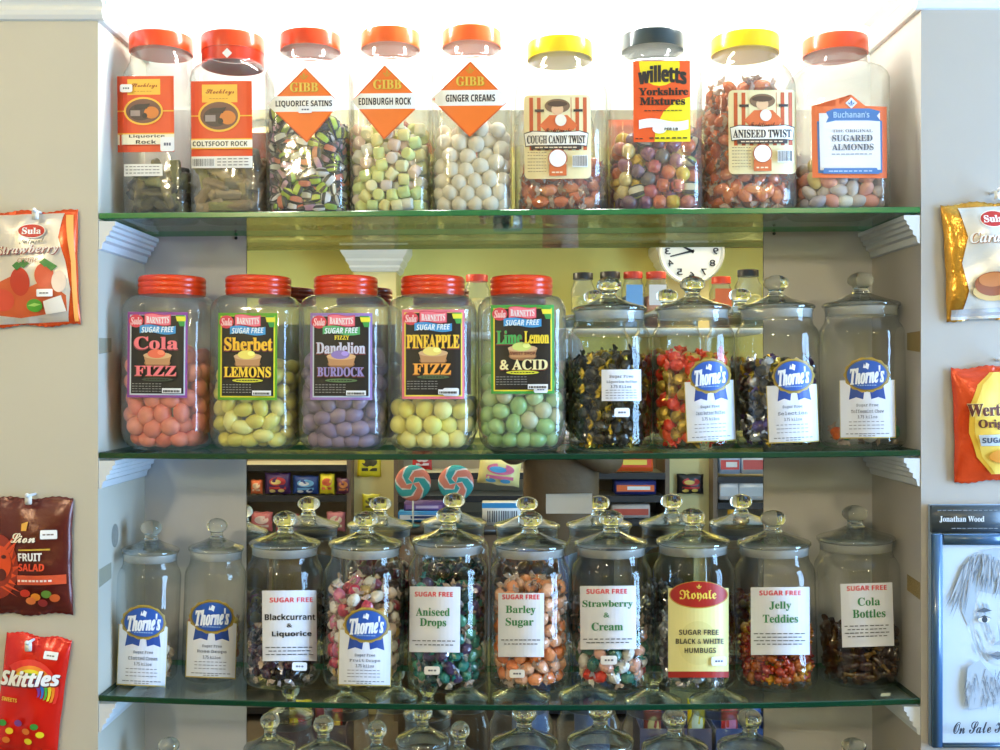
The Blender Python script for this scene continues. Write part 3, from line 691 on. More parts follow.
j, s, a_, n_, az, H, r_ = square_jar(836, 92, 64, 0, Y1, (240,84,34), 'orange lidded plastic jar of pastel sugared almonds, at the right end of the top shelf', 32)
a = Art(); OB = (238,120,70); BU = (72,124,190)
a.poly([(812,106),(838,106),(851.7,94.5),(866,106),(887.3,107),(887.3,178.5),(812.5,177.5)], OB)
a.poly([(817.5,121),(882.5,121),(882.5,173),(818.5,173)], BU); a.poly([(819.5,113),(880.5,113),(881,170),(820.5,170)], (242,242,246))
a.poly([(826.5,112),(835,108.5),(870,108.5),(881,111.5),(877.5,116),(881.5,121.5),(868,120.5),(836,120.5),(826.5,122.5),(829,117)], BU)
a.poly([(846,103),(852,97.5),(858,103),(852,108.5)], (230,236,244)); fleur(a, 852, 103, 3.2, BU)
a.text("Buchanan's", 834, 870, 114.5, 6.4, (170,206,240), 'sans', .01)
a.text('THE ORIGINAL', 833, 873, 130.8, 2.9, (110,110,120), 'serif'); a.text('SUGARED', 832.5, 873, 138, 6.4, (96,98,108), 'serif', .01); a.text('ALMONDS', 832.5, 874, 147, 6.4, (96,98,108), 'serif', .01)
a.micro(832, 874, 154, (130,130,140), .8, 9); a.poly([(824.5,168),(877,168),(880,174),(823,173.5)], BU); a.micro(829, 874, 171, (190,214,240), 1, 9); a.build('label', s, j)
kinds = [me_ball('alm_%d' % k, .0105, mat(c, .55), (.95,1.35,.82), .02) for k, c in enumerate([(206,196,196), (226,150,130), (230,226,214), (222,198,120), (186,176,190), (226,160,150)])]
pour(j, kinds, pack(a_-.002, 4.5, .004, .085, .0108), 'sugared_almond', 'pastel sugared almond inside the jar at the right end of the top shelf', 'sweet', 'sugared almonds in their jar')

# ------------------------------------------------------------------ MIDDLE SHELF
Y2 = 1.610; R2 = (222,62,12)
def mid(axis, w, lid, label): return square_jar(axis, w, lid, 1, Y2, R2, label, 275, 'mid')
PK = (240,120,130)
j, s, a_, n_, az, H, r_ = mid(171, 88, 65, 'red lidded plastic jar of pink cola fizz sweets with a purple bordered black label')
art_fizz(126.6, 312, 186.6, 397.6, (140,70,150), (200,214,226), ('Cola', 133, 177, 343, 13, PK, 'serif'), ('FIZZ', 134, 175.5, 370.8, 10, PK, 'serif'), (60,70,60), 0, (236,110,80)).build('label', s, j)
kinds = [me_ball('cola_%d' % k, .0145, mat(c, .5, var=.1, vscale=120), sq, .05) for k, (c, sq) in enumerate([((238,136,112),(1,1,.85)), ((232,124,104),(1.1,.95,.85)), ((240,148,124),(1,1,.95))])]
pour(j, kinds, pack(a_-.003, 3.6, .004, .178, .0138, shell=1.6, azf=az), 'cola_fizz_sweet', 'round pink cola fizz sweet inside the leftmost jar of the middle shelf', 'sweet', 'cola fizz sweets in their jar')
j, s, a_, n_, az, H, r_ = mid(257.5, 88, 64, 'red lidded plastic jar of pale yellow sherbet lemons with a green bordered label')
art_fizz(217.5, 313, 276.6, 400, (96,160,40), (226,220,50), ('Sherbet', 223.5, 272, 344, 13.5, (244,190,50), 'serif'), ('LEMONS', 223.5, 270.5, 372, 10.5, (246,206,60), 'serif'), (210,206,60), 0, (246,226,110)).build('label', s, j)
kinds = [me_ball('sherb_%d' % k, .0130, mat(c, .3, coat=.3), (.85,1.3,.85), .04) for k, c in enumerate([(232,222,110), (226,214,96), (240,232,140), (214,206,90)])]
pour(j, kinds, pack(a_-.003, 3.6, .004, .150, .0130, shell=1.6, azf=az), 'sherbet_lemon', 'pale yellow sherbet lemon inside its red lidded jar', 'sweet', 'sherbet lemons in their jar')
j, s, a_, n_, az, H, r_ = mid(345.5, 90, 63, 'red lidded plastic jar of mauve dandelion and burdock sweets with a lilac bordered label')
a = art_fizz(310, 313, 372, 400, (150,120,190), (190,206,226), ('Dandelion', 316, 365, 348, 11.5, (206,206,226), 'serif'), ('BURDOCK', 317, 364, 371.8, 9.5, (150,140,200), 'serif'), (90,120,80), 0, (140,120,190), extra=1)
a.text('FIZZY', 334, 349, 337.6, 4.2, (240,220,60), 'serif', .02); a.build('label', s, j)
kinds = [me_ball('dand_%d' % k, .0125, mat(c, .42, coat=.15), (.95,1.25,.88), .03) for k, c in enumerate([(134,112,144), (122,102,134), (148,126,154)])]
pour(j, kinds, pack(a_-.003, 3.6, .004, .178, .0127, shell=1.6, azf=az), 'burdock_sweet', 'oval mauve sweet inside the jar marked Dandelion and Burdock', 'sweet', 'dandelion and burdock sweets in their jar')
j, s, a_, n_, az, H, r_ = mid(433, 90, 63.5, 'plastic jar one third full of bright yellow pineapple fizz, pink bordered label')
art_fizz(402, 309.5, 464.5, 399, (232,120,140), (240,220,80), ('PINEAPPLE', 406.5, 459.5, 341.5, 14, (246,200,60), 'serif'), ('FIZZ', 413, 451, 369, 11, (246,170,70), 'serif'), (80,100,70), 0, (244,222,120)).build('label', s, j)
sticker(j, s, 443, 388, 459, 396)
kinds = [me_ball('pine_%d' % k, .0145, mat(c, .5), sq, .05) for k, (c, sq) in enumerate([((246,236,120),(1,1,.85)), ((240,228,104),(1.1,.95,.85)), ((248,240,150),(1,1,.95))])]
pour(j, kinds, pack(a_-.003, 3.6, .004, .076, .0142, azf=az), 'pineapple_fizz_sweet', 'bright yellow round sweet inside the jar marked Pineapple Fizz', 'sweet', 'pineapple fizz sweets in their jar')
j, s, a_, n_, az, H, r_ = mid(522, 90, 62, 'plastic jar of pale green lime and lemon acid sweets with a green bordered label')
a = art_fizz(491.4, 305, 554.5, 393.7, (60,160,70), (236,220,60), ('Lime', 497, 522.5, 337.4, 14, (70,170,90), 'serif'), ('& ACID', 500, 548, 364.6, 10.5, (240,230,170), 'serif'), (220,214,60), 0, (206,220,120), bar='SWEET SHOP')
a.text('Lemon', 524.5, 549.5, 337.4, 12.5, (244,214,60), 'serif', .03); a.build('label', s, j)
sticker(j, s, 534, 386, 548, 393)
kinds = [me_ball('lime_%d' % k, .0140, mat(c, .35, coat=.3), sq, .05) for k, (c, sq) in enumerate([((168,206,136),(1,1,.85)), ((150,194,120),(1.1,.95,.85)), ((186,214,156),(1,1,.95)), ((204,206,170),(1,1,.9))])]
pour(j, kinds, pack(a_-.003, 3.6, .004, .140, .0138, azf=az), 'lime_acid_sweet', 'pale green round sweet inside the jar marked Lime Lemon and Acid', 'sweet', 'lime and lemon acid sweets in their jar')

DK = mat((28,26,24), .28, coat=.4); GD = mat((190,160,50), .25, metal=.6); SIL = mat((214,216,222), .2, metal=.7); PUR = mat((70,44,110), .3, coat=.3)
WR = lambda nm, r, *cc: [me_wrap('%s_%d' % (nm, k), r, c[0], c[1], ln=1.25, fan=.8) for k, c in enumerate(cc)]
j, s, a_, n_, az, H, r_ = glass_jar(610, 82, 277, 1, 1.600, 'knobbed glass jar of black and gold wrapped toffees with a small square white label')
a = Art(); a.rect(602, 369.6, 641.6, 401, WHT); a.text('Sugar Free', 610, 634, 376.8, 3.6, (80,80,92), 'mono', .02); a.text('Liquorice Toffee', 607, 637.5, 382, 3.2, (80,80,92), 'mono', .02); a.text('3.75 Kilos', 611, 632, 386.5, 3, (80,80,92), 'mono', .02)
[a.micro(606, 638, 390.2+k*2.6, (120,120,130), .7, 8) for k in range(4)]; a.build('label', s, j); sticker(j, s, 614.6, 408, 630, 417)
pour(j, WR('toff', .0088, (DK, DK), (DK, GD), (mat((52,44,30), .25, coat=.4), GD), (DK, mat((90,84,60), .25, metal=.4))), pack(a_-.004, 2, .008, .157, .0112, dens=.7, azf=az), 'black_gold_toffee', 'black and gold wrapped toffee inside the glass jar next to the lime jar', 'sweet', 'black and gold wrapped toffees in their jar')
RW = mat((226,66,40), .25, coat=.4); RW2 = mat((236,92,50), .3, coat=.3); YG = mat((206,170,70), .25, metal=.5); YW = mat((190,150,60), .3, coat=.3)
j, s, a_, n_, az, H, r_ = glass_jar(694, 82, 276, 1, 1.600, 'glass jar of red and gold wrapped toffees with a blue oval badge on its label')
art_oval(686.5, 381, 735, 440.5, 712, 376, 21, 17.5, 'Jazz Butter Toffee', -.04).build('label', s, j)
pour(j, WR('jazz', .0092, (RW, RW), (RW2, RW), (YG, YG), (YW, RW), (RW, YG)), pack(a_-.004, 2, .008, .155, .0118, dens=.7, azf=az), 'red_gold_toffee', 'red or gold wrapped toffee inside the glass jar under the clock reflection', 'sweet', 'red and gold wrapped toffees in their jar')
j, s, a_, n_, az, H, r_ = glass_jar(778, 82, 275, 1, 1.600, 'glass jar of purple and silver wrapped sweets with a blue oval badge on its label')
art_oval(768.5, 385, 818, 441.5, 795.4, 376, 21, 17.5, 'Selection', -.03).build('label', s, j)
pour(j, WR('sel', .0088, (DK, GD), (PUR, SIL), (SIL, PUR), (mat((80,70,40), .3, coat=.3), YG), (DK, SIL)), pack(a_-.004, 2, .008, .145, .0112, dens=.7, azf=az), 'purple_silver_sweet', 'purple, silver or gold wrapped sweet inside the third glass jar of the middle shelf', 'sweet', 'purple and silver wrapped sweets in their jar')
j, s, a_, n_, az, H, r_ = glass_jar(863, 82, 272, 1, 1.600, 'almost empty glass jar with a blue badge, at the right end of the middle shelf')
art_oval(840.5, 380, 895.5, 437, 868, 374.6, 23, 17.5, 'Toffeemint Chew', .0).build('label', s, j)
few = [Vector((x, y, .016)) for x, y in ((-.036,-.030), (-.030,.020), (.02,.03), (.045,-.018), (-.005,-.045), (.035,.01), (-.045,-.008))]
pour(j, WR('few', .009, (mat((232,110,50), .4), FW), (mat((226,214,196), .4), FW), (mat((80,150,110), .4), FW)), few, 'chewy_mint_sweet', 'one of a few loose wrapped chews at the bottom of the almost empty jar', 'sweet', 'last chews in the almost empty jar')

# ------------------------------------------------------------------ LOWER SHELF
CW = mat((232,222,206), .3, coat=.4); PW = mat((206,110,140), .3, coat=.4)
j, s, a_, n_, az, H, r_ = glass_jar(145.5, 61, 520, 2, 1.612, 'slim nearly empty glass jar with a blue badge, at the left end of its shelf')
art_oval(117, 625, 166.5, 684.5, 141.3, 622, 22.5, 17.2, 'Clotted Cream', .0).build('label', s, j)
pour(j, WR('clot', .0088, (mat((206,200,110), .3, coat=.3), FW), (CW, FW)), pack(a_-.004, 2, .008, .062, .0115, dens=.55, azf=az), 'clotted_cream_sweet', 'pale yellow wrapped sweet inside the slim jar at the left end of the lower shelf', 'sweet', 'pale wrapped sweets in the leftmost slim jar')
j, s, a_, n_, az, H, r_ = glass_jar(212, 59, 518, 2, 1.635, 'slim blue badged glass jar with a few pink sweets, left of the blackcurrant jar')
art_oval(185.8, 622, 235.5, 676.5, 209.8, 616.5, 22.8, 17, 'Rose Drops', .0).build('label', s, j)
pour(j, WR('rose', .0088, (mat((190,120,90), .3, coat=.3), FW), (PW, FW), (CW, FW), (mat((206,180,90), .3, coat=.3), FW)), pack(a_-.004, 2, .008, .115, .0115, dens=.55, azf=az, shell=1.6), 'rose_drop', 'pink or amber wrapped drop inside the second slim jar of the lower shelf', 'sweet', 'wrapped drops in the second slim jar')
DP = mat((66,34,50), .25, coat=.5); LF = mat((198,190,196), .2, metal=.4)
j, s, a_, n_, az, H, r_ = glass_jar(281.5, 76, 511, 2, 1.622, 'knobbed glass jar of dark blackcurrant and liquorice sweets with a tilted white label')
a = art_sf(260.5, 590, 315.5, 660.5, 599.5, [('Blackcurrant', 263, 314, 616.5, 6.4), ('&', 285, 290.5, 625, 4), ('Liquorice', 270, 310, 634, 6.8)], (647,650.5,654), BLK, 'sans', -.035, (268, 311.5)); a.build('label', s, j); sticker(j, s, 291.5, 661.5, 306.5, 670)
pour(j, WR('blk', .0088, (DP, FW), (mat((40,30,34), .25, coat=.5), LF), (DP, LF)), pack(a_-.004, 2, .008, .082, .0120, dens=.65, azf=az), 'blackcurrant_liquorice', 'dark plum sweet in clear film inside the jar marked Blackcurrant and Liquorice', 'sweet', 'blackcurrant and liquorice sweets in their jar')
j, s, a_, n_, az, H, r_ = glass_jar(363, 80, 511, 2, 1.622, 'glass jar full of pink and cream wrapped drops with a blue badge, beside aniseed drops')
art_oval(338.5, 630, 390, 684.5, 365.2, 625, 23, 17.5, 'Fruit Drops', .0).build('label', s, j)
pour(j, WR('fru', .0090, (PW, FW), (CW, FW), (mat((190,60,80), .3, coat=.4), FW), (mat((226,196,170), .3, coat=.4), FW), (mat((222,180,110), .3, coat=.4), FW)), pack(a_-.004, 2, .008, .170, .0120, dens=.65, azf=az), 'fruit_drop', 'pink or cream wrapped drop inside the full lower shelf jar with the blue badge', 'sweet', 'wrapped fruit drops in their jar')
TE = mat((40,120,110), .22, coat=.5); TE2 = mat((80,150,120), .25, coat=.5); DG = mat((34,60,60), .25, coat=.5)
j, s, a_, n_, az, H, r_ = glass_jar(447, 80, 507, 2, 1.622, 'knobbed glass jar of dark green wrapped aniseed drops with a sugar free label')
art_sf(408.8, 586.7, 459.4, 652.4, 594.4, [('Aniseed', 415, 449, 612, 8.2), ('Drops', 419, 445.5, 623.5, 10)], (641,645), rot=.0, sfx=(413.7,452)).build('label', s, j); sticker(j, s, 424, 666.5, 439.5, 674.8)
pour(j, WR('ani', .0088, (TE, SIL), (TE2, FW), (DG, LF), (mat((70,54,90), .3, coat=.4), TE)), pack(a_-.004, 2, .008, .165, .0115, dens=.68, azf=az), 'aniseed_drop', 'green foil wrapped drop inside the jar marked Aniseed Drops', 'sweet', 'aniseed drops in their jar')
j, s, a_, n_, az, H, r_ = glass_jar(530, 81, 511, 2, 1.622, 'knobbed glass jar full of orange wrapped barley sugar with a sugar free label')
art_sf(498, 593, 544, 657, 597, [('Barley', 505.5, 535.5, 610.4, 9.5), ('Sugar', 505.5, 533.5, 622.8, 10)], (640,644), rot=.0, sfx=(502,539.5)).build('label', s, j); sticker(j, s, 509.4, 669.6, 524.7, 677.8)
pour(j, WR('bar', .0092, (mat((232,130,70), .25, coat=.5), FW), (mat((240,150,96), .25, coat=.5), FW), (mat((236,176,140), .25, coat=.4), FW)), pack(a_-.004, 2, .008, .175, .0122, dens=.65, azf=az), 'barley_sugar', 'orange wrapped sweet inside the jar marked Barley Sugar', 'sweet', 'barley sugars in their jar')
j, s, a_, n_, az, H, r_ = glass_jar(612, 80, 510, 2, 1.622, 'glass jar of red, white and green strawberry and cream sweets, sugar free label')
art_sf(580.6, 585.8, 636.7, 649.3, 591.3, [('Strawberry', 583, 633.5, 604.4, 8.6), ('&', 604, 610, 615, 5), ('Cream', 592, 623.5, 626.5, 8)], (639,642.5), rot=.0, sfx=(587,628)).build('label', s, j); sticker(j, s, 600.8, 655.7, 617.4, 664.6)
pour(j, WR('str', .0092, (mat((236,230,222), .3, coat=.4), FW), (mat((214,60,44), .3, coat=.4), CW), (mat((60,110,90), .3, coat=.4), LF), (mat((226,170,150), .3, coat=.4), TE)), pack(a_-.004, 2, .008, .098, .0122, dens=.65, azf=az), 'strawberry_cream_sweet', 'red, white or green wrapped sweet inside the jar marked Strawberry and Cream', 'sweet', 'strawberry and cream sweets in their jar')
j, s, a_, n_, az, H, r_ = glass_jar(695, 80, 508, 2, 1.622, 'knobbed glass jar of silver wrapped humbugs with a cream label and red oval')
a = Art(); a.rot = (.015, 699, 632); a.rect(669, 588, 729.6, 677.5, (240,232,160)); a.rect(669, 671.5, 729.6, 677.5, (170,44,34)); a.rect(669, 670.3, 729.6, 671.3, (240,232,160)); a.ell(699, 643, 20, 22, (230,222,150))
a.ell(699.6, 594.6, 29.5, 13.6, (200,150,60), 48); a.ell(699.6, 594.4, 28.4, 12.8, (170,36,28), 48); a.text('Royale', 680.5, 717.5, 595.5, 11.5, (240,214,90), 'frak', .012); fleur(a, 700, 586.5, 2.6, (240,214,90))
a.text('SUGAR FREE', 680, 719.5, 632.2, 5.2, (60,52,44), 'sans'); a.text('BLACK & WHITE', 676.6, 724.5, 641.2, 5.2, (60,52,44), 'sans'); a.text('HUMBUGS', 685.5, 717, 650.3, 5.2, (60,52,44), 'sans'); a.build('label', s, j); sticker(j, s, 712, 657, 727, 666)
pour(j, WR('hum', .0090, (SIL, SIL), (mat((150,150,156), .25, metal=.5), SIL), (mat((60,56,60), .3, coat=.4), LF)), pack(a_-.004, 2, .008, .120, .0120, dens=.66, azf=az), 'humbug', 'silver wrapped humbug inside the jar with the red oval label', 'sweet', 'humbugs in their jar')
GM = lambda c: mat(c, .2, coat=.4, trans=.25)
j, s, a_, n_, az, H, r_ = glass_jar(777, 79, 510, 2, 1.612, 'knobbed glass jar of red and amber jelly teddies with a sugar free label')
art_sf(752.3, 587, 811.4, 654.7, 592.8, [('Jelly', 771, 793, 606, 9.4), ('Teddies', 764.5, 800, 618.5, 8.2)], (633.5,637,640.5,644), rot=.02, sfx=(761,803)).build('label', s, j)
pour(j, [me_bear('bear_%d' % k, .0128, GM(c)) for k, c in enumerate([(186,58,20), (206,120,20), (212,150,30), (160,40,20), (190,90,20)])], pack(a_-.003, 2, .008, .088, .0104, dens=.8, azf=az), 'jelly_teddy', 'small jelly teddy bear sweet inside the jar marked Jelly Teddies', 'sweet', 'jelly teddies in their jar')
j, s, a_, n_, az, H, r_ = glass_jar(860, 82, 505, 2, 1.622, 'knobbed glass jar of dark jelly cola bottles, at the right end of the lower shelf')
art_sf(843.5, 583, 895.7, 646.5, 587.8, [('Cola', 860.5, 883, 601.4, 8.2), ('Bottles', 855, 888, 613.4, 8.4)], (625.5,629,632.5,636), rot=.0, sfx=(850,890)).build('label', s, j)
pour(j, [me_bottle('btl_%d' % k, .0150, [GM((66,38,18)), GM(c)]) for k, c in enumerate([(110,80,26), (96,60,22), (60,36,18)])], pack(a_-.003, 2, .008, .084, .0100, dens=.85, azf=az), 'cola_bottle_sweet', 'brown jelly cola bottle inside the jar at the right end of the lower shelf', 'sweet', 'cola bottles in their jar')

# ------------------------------------------------------------------ LOWEST SHELF, only the lids show
G4 = 'knobbed glass jars on the lowest shelf'
for px, w, top, Y, lb in ((165, 60, 737, 1.60, 'short glass jar on the lowest shelf, faint at the far left below the slim jars'),
        (267, 56, 712, 1.64, 'glass jar on the lowest shelf under the blackcurrant jar, first before the mirror'),
        (321, 60, 715, 1.60, 'knobbed glass jar on the lowest shelf, second in front of the mirror from the left'),
        (375, 56, 720, 1.57, 'lowest shelf glass jar standing forward, third from the left before the mirror'),
        (421, 58, 703, 1.655, 'lowest shelf glass jar pushed back behind its neighbours, below the aniseed drops'),
        (459, 56, 721, 1.57, 'knobbed glass jar on the lowest shelf, left neighbour of the one below the barley sugar'),
        (524, 74, 703, 1.605, 'wide knobbed glass jar on the lowest shelf below the barley sugar'),
        (601, 73, 700.5, 1.605, 'wide knobbed glass jar on the lowest shelf below the strawberry and cream'),
        (676, 72, 709, 1.605, 'wide knobbed glass jar on the lowest shelf below the humbugs'),
        (752, 72, 709, 1.605, 'wide knobbed glass jar on the lowest shelf below the jelly teddies'),
        (857, 70, 738, 1.60, 'short glass jar on the lowest shelf, faint at the far right below cola bottles')):
    glass_jar(px, w, top, 3, Y, lb, grp=G4)

# ------------------------------------------------------------------ hanging sweet bags
def bag_mesh(w, h, d, m, seed=0, nx=26, ny=30, crimp=.07):
    """pillow pouch, x right, z up, front towards -y, back flat at y=0"""
    ph = [random.Random(seed*7+k).uniform(0, 6) for k in range(6)]
    def dep(u, v):
        u = max(-1, min(1, u)); v = max(-1, min(1, v)); vv = min(1, abs(v)/(1-crimp))
        e = (max(0, 1-abs(u)**3))**.6*(max(0, 1-vv**3))**.6
        wr = .0016*(math.sin(u*5+v*3+ph[0])+math.sin(v*8-u*4+ph[1])*.6)*e+.0022*abs(v)**3*math.sin(u*9+ph[2])*(1-abs(u))+.0012*math.sin(u*14+ph[3])*max(0, abs(v)-.55)
        return .0018+d*e+wr
    bm = bmesh.new(); F_, B_ = [], []
    for j in range(ny+1):
        v = -1+2*j/ny; rf, rb = [], []
        for i in range(nx+1):
            u = -1+2*i/nx; pin = 1-.035*(1-abs(v)**2)+.006*math.sin(v*9+ph[4]); z = v*h/2+.002*math.sin(u*6+ph[5])*(abs(v) > .9)
            if abs(v) == 1 and i % 2: z -= math.copysign(.0012, v)
            rf.append(bm.verts.new((u*w/2*pin, -dep(u, v), z))); rb.append(bm.verts.new((u*w/2*pin, -.0006, z)))
        F_.append(rf); B_.append(rb)
    for j in range(ny):
        for i in range(nx):
            bm.faces.new((F_[j][i], F_[j][i+1], F_[j+1][i+1], F_[j+1][i])); bm.faces.new((B_[j][i], B_[j+1][i], B_[j+1][i+1], B_[j][i+1]))
    for j in range(ny):
        bm.faces.new((F_[j][0], F_[j+1][0], B_[j+1][0], B_[j][0])); bm.faces.new((F_[j][nx], B_[j][nx], B_[j+1][nx], F_[j+1][nx]))
    for i in range(nx):
        bm.faces.new((F_[0][i], B_[0][i], B_[0][i+1], F_[0][i+1])); bm.faces.new((F_[ny][i], F_[ny][i+1], B_[ny][i+1], B_[ny][i]))
    bmesh.ops.recalc_face_normals(bm, faces=bm.faces[:])
    return mesh_of('pouch', bm, m), dep
def wall_bag(name, label, cx, cy, wpx, hpx, rot, m, seed, d=.014, hook=(0, 0)):
    Y = 1.506; w = wpx/F*Y; h = hpx/F*Y
    t = thing(name, label, 'sweet bag', (wx(cx, Y), YF-.004, wz(cy, Y)), (0, rot, 0), 'bags of sweets hung on the walls')
    me, dep = bag_mesh(w, h, d, m, seed); link('pouch', me, t)
    def surf(px, py, off):
        # artwork pixels are given upright, as if the bag hung straight
        x = (px-cx)/F*Y; z = (cy-py)/F*Y
        return (x, -dep(2*x/w, 2*z/h)-off*1.4-.0004, z)
    hk = bpy.data.objects.new('wall_hook', None); COL.objects.link(hk)
    hx, hz = wx(hook[0], Y), wz(hook[1], Y); hk.location = (hx, YF, hz)
    tag(hk, 'small white hook holding the '+label.split(' hanging')[0], 'hook', 'hooks the sweet bags hang on')
    bm = bmesh.new(); bmesh.ops.create_cone(bm, segments=12, radius1=.002, radius2=.002, depth=.026, cap_ends=True, matrix=Matrix.Translation((0,-.013,.003)) @ Matrix.Rotation(PI/2, 4, 'X'))
    bmesh.ops.create_uvsphere(bm, u_segments=10, v_segments=8, radius=.0032, matrix=Matrix.Translation((0,-.027,.004)))
    link('peg', mesh_of('peg', bm, WHITE), hk)
    bm = bmesh.new(); bevel_box(bm, -.005, .005, -.024, -.021, -.010, .004, .001); link('clip', mesh_of('clip', bm, mat((226,226,222), .3)), hk)
    return t, surf
foil = mat((226,86,36), .24, metal=.25, bump=.2, bscale=30)
t, s = wall_bag('sweet_bag', 'silver bag of strawberry cream sweets hanging at the upper left on the wall', 31, 268, 92, 116, -.02, foil, 1, hook=(38, 214))
a = Art(); SV = mat((222,214,204), .28, metal=.3)
a.poly([(-10,214),(64,213),(60,238),(66,262),(70,290),(66,322),(-8,324)], SV, rough=.3); a.poly([(66,215),(73,215),(75,262),(76,322),(72,322),(71,262)], (250,176,90))
a.poly([(-10,286),(14,276),(30,288),(48,280),(66,296),(66,312),(20,318),(-10,314)], (206,92,46)); a.ell(22,282,10,14,(196,60,36)); a.ell(46,276,9,12,(214,84,50)); a.ell(3,300,12,11,(214,76,52)); a.ell(60,282,7,11,(240,214,190))
for q, r in ((20,266),(27,264),(47,263),(53,267)): a.poly([(q-5,r),(q,r-4),(q+6,r),(q,r+5)], (70,130,60), same=q > 20)
a.poly([(45,302),(62,296),(66,312),(46,315)], (240,230,216)); a.ell(36,306,8,6.5,(86,160,50)); a.poly([(29,306),(36,303.5),(43,305),(36,307)], (170,214,110))
a.ell(34.5,231.5,13.6,7.6,(250,240,230)); a.ell(34.5,231.5,12.6,6.6,(196,40,26)); a.text('Sula', 25.5, 43.5, 231.5, 6.6, (250,246,240), 'serif', .03)
a.text('Natural', 23, 47, 241.5, 5, (90,96,90), 'script', .02, slope=-2); a.text('Strawberry', -1, 62, 251.5, 11, (150,60,50), 'itserif', .045, slope=-2); a.text('Strawberry', -1.5, 61.5, 251, 10.6, (240,228,220), 'itserif', .012, slope=-2)
a.text('creme', 22, 42, 261, 4.6, (170,130,110), 'itserif'); a.rrect(40,290,55.5,297.5,1,(250,250,250)); a.micro(43,52,294,(120,120,120),1.4,3); a.build('print', s, t, 3, 3)
t, s = wall_bag('sweet_bag', 'dark maroon bag of fruit salad sweets hanging on the left wall', 25, 557, 92, 118, .0, mat((92,34,28), .26, metal=.15, bump=.2, bscale=30), 2, hook=(31, 497))
a = Art(); LO = (222,76,30); a.ell(0,566,20,32,(150,44,24)); 
for k in range(9):
    q = -1.3+k*.33; a.poly([(2+12*math.cos(q), 566+20*math.sin(q)), (20+3*math.sin(k*2), 566+34*math.sin(q*.95)-2), (2+13*math.cos(q+.25), 566+20*math.sin(q+.25))], LO, same=k > 0)
a.ell(2,562,11,17,LO); a.ell(3,574,5,6,(90,30,24)); a.ell(6,556,2.6,2,(90,30,24)); 
a.text('Lion', 13.5, 38, 537, 9.5, (250,240,220), 'script', .03); a.poly([(24,523),(30,521),(29,530),(24,530)], (222,160,50))
a.rrect(42.5,529.5,58.5,538.5,1.2,(250,250,250)); a.micro(45,56,534,(120,110,110),1.4,3); a.rect(22,548,52,549.6,(210,170,60))
a.text('FRUIT', 21.5, 44.5, 556, 8, (246,240,236), 'sans', .03); a.text('SALAD', 21.5, 47.5, 566.2, 7.4, (232,70,34), 'sans', .03); a.rect(20,574,67,583.5,(214,84,48)); a.micro(21,55,579.5,(250,230,220),2,9)
for x, y, c in ((28,592,(196,50,30)),(38,596,(230,140,40)),(49,593,(90,130,50)),(33,600,(226,120,60)),(57,597,(196,90,40)),(45,602,(150,40,40))): a.ell(x,y,5,4,c,12)
a.build('print', s, t, 3, 3)
t, s = wall_bag('sweet_bag', 'bright red bag of rainbow fruit sweets hanging lowest on the left wall', 29, 697, 66, 122, .13, mat((214,32,20), .24, metal=.1, bump=.2, bscale=30), 3, hook=(31, 643))
a = Art()
for k, c in enumerate([(120,60,150),(50,110,190),(70,170,70),(240,220,50),(240,140,40),(226,50,40)]):
    r0 = 10+k*3.6; pts = [(28+(r0+3.7)*math.cos(q)*.95, 690-(r0+3.7)*math.sin(q)) for q in [i*PI/12*.85-.3 for i in range(13)]]+[(30+r0*math.cos(q)*.9, 692-r0*math.sin(q)) for q in [i*PI/12*.85-.3 for i in range(12, -1, -1)]]
    a.poly(pts, c)
a.text('Skittles', 0, 59, 678, 16, (120,20,20), 'sansit', .07, slope=-6); a.text('Skittles', -1, 58, 677, 15.4, (250,250,250), 'sansit', .045, slope=-6); a.text('SWEETS', 4, 20, 700, 4, (240,190,60), 'sans', .02)
for x, y, c in ((8,724,(60,150,60)),(16,731,(240,200,40)),(24,722,(120,60,150)),(33,729,(226,120,40)),(41,723,(60,150,60)),(47,731,(240,220,40)),(14,740,(226,120,40)),(36,739,(240,220,40))): a.ell(x,y,4,3.3,c,14)
a.rrect(40,648,54,655.5,1,(248,248,248)); a.micro(43,51,652,(120,120,120),1.4,3); a.build('print', s, t, 3, 3)
t, s = wall_bag('sweet_bag', 'gold and silver bag of caramel sweets hanging at the upper right on the wall', 993, 260, 94, 118, -.05, mat((206,150,56), .2, metal=.55, bump=.4, bscale=30), 4, hook=(995, 194))
a = Art(); a.poly([(962,206),(1036,206),(1036,312),(960,312),(966,290),(961,262),(968,236)], mat((214,208,198), .28, metal=.3)); a.poly([(950,308),(1038,308),(1038,318),(950,318)], mat((206,206,208), .25, metal=.4))
a.ell(994,219,14,9,(246,240,230)); a.ell(994,219,13,8,(190,40,30)); a.text('Sula', 984, 1004, 219, 7.4, (250,246,240), 'serif', .03); a.text('Caramel', 969, 1022, 238, 11, (170,110,60), 'itserif', .045); a.text('Caramel', 968.5, 1021.5, 237.5, 10.6, (240,232,222), 'itserif', .012)
a.ell(992,291,23,10,(214,176,110)); a.ell(990,284,19,12,(150,80,40)); a.ell(989,280,14,7,(196,120,64)); a.ell(1010,294,8,6,(230,196,130)); a.build('print', s, t, 3, 3)
t, s = wall_bag('sweet_bag', 'orange and yellow bag of butter sweets hanging on the right wall above the poster', 1001, 424, 92, 116, -.03, mat((216,72,28), .24, metal=.2, bump=.25, bscale=30), 5, hook=(1001, 362))
a = Art(); a.poly([(992,372),(1040,372),(1040,474),(990,474),(975,456),(968,432),(969,404),(978,384)], (226,176,50)); a.poly([(996,372),(1040,372),(1040,474),(994,474),(980,456),(973,432),(974,404),(983,384)], (240,206,90))
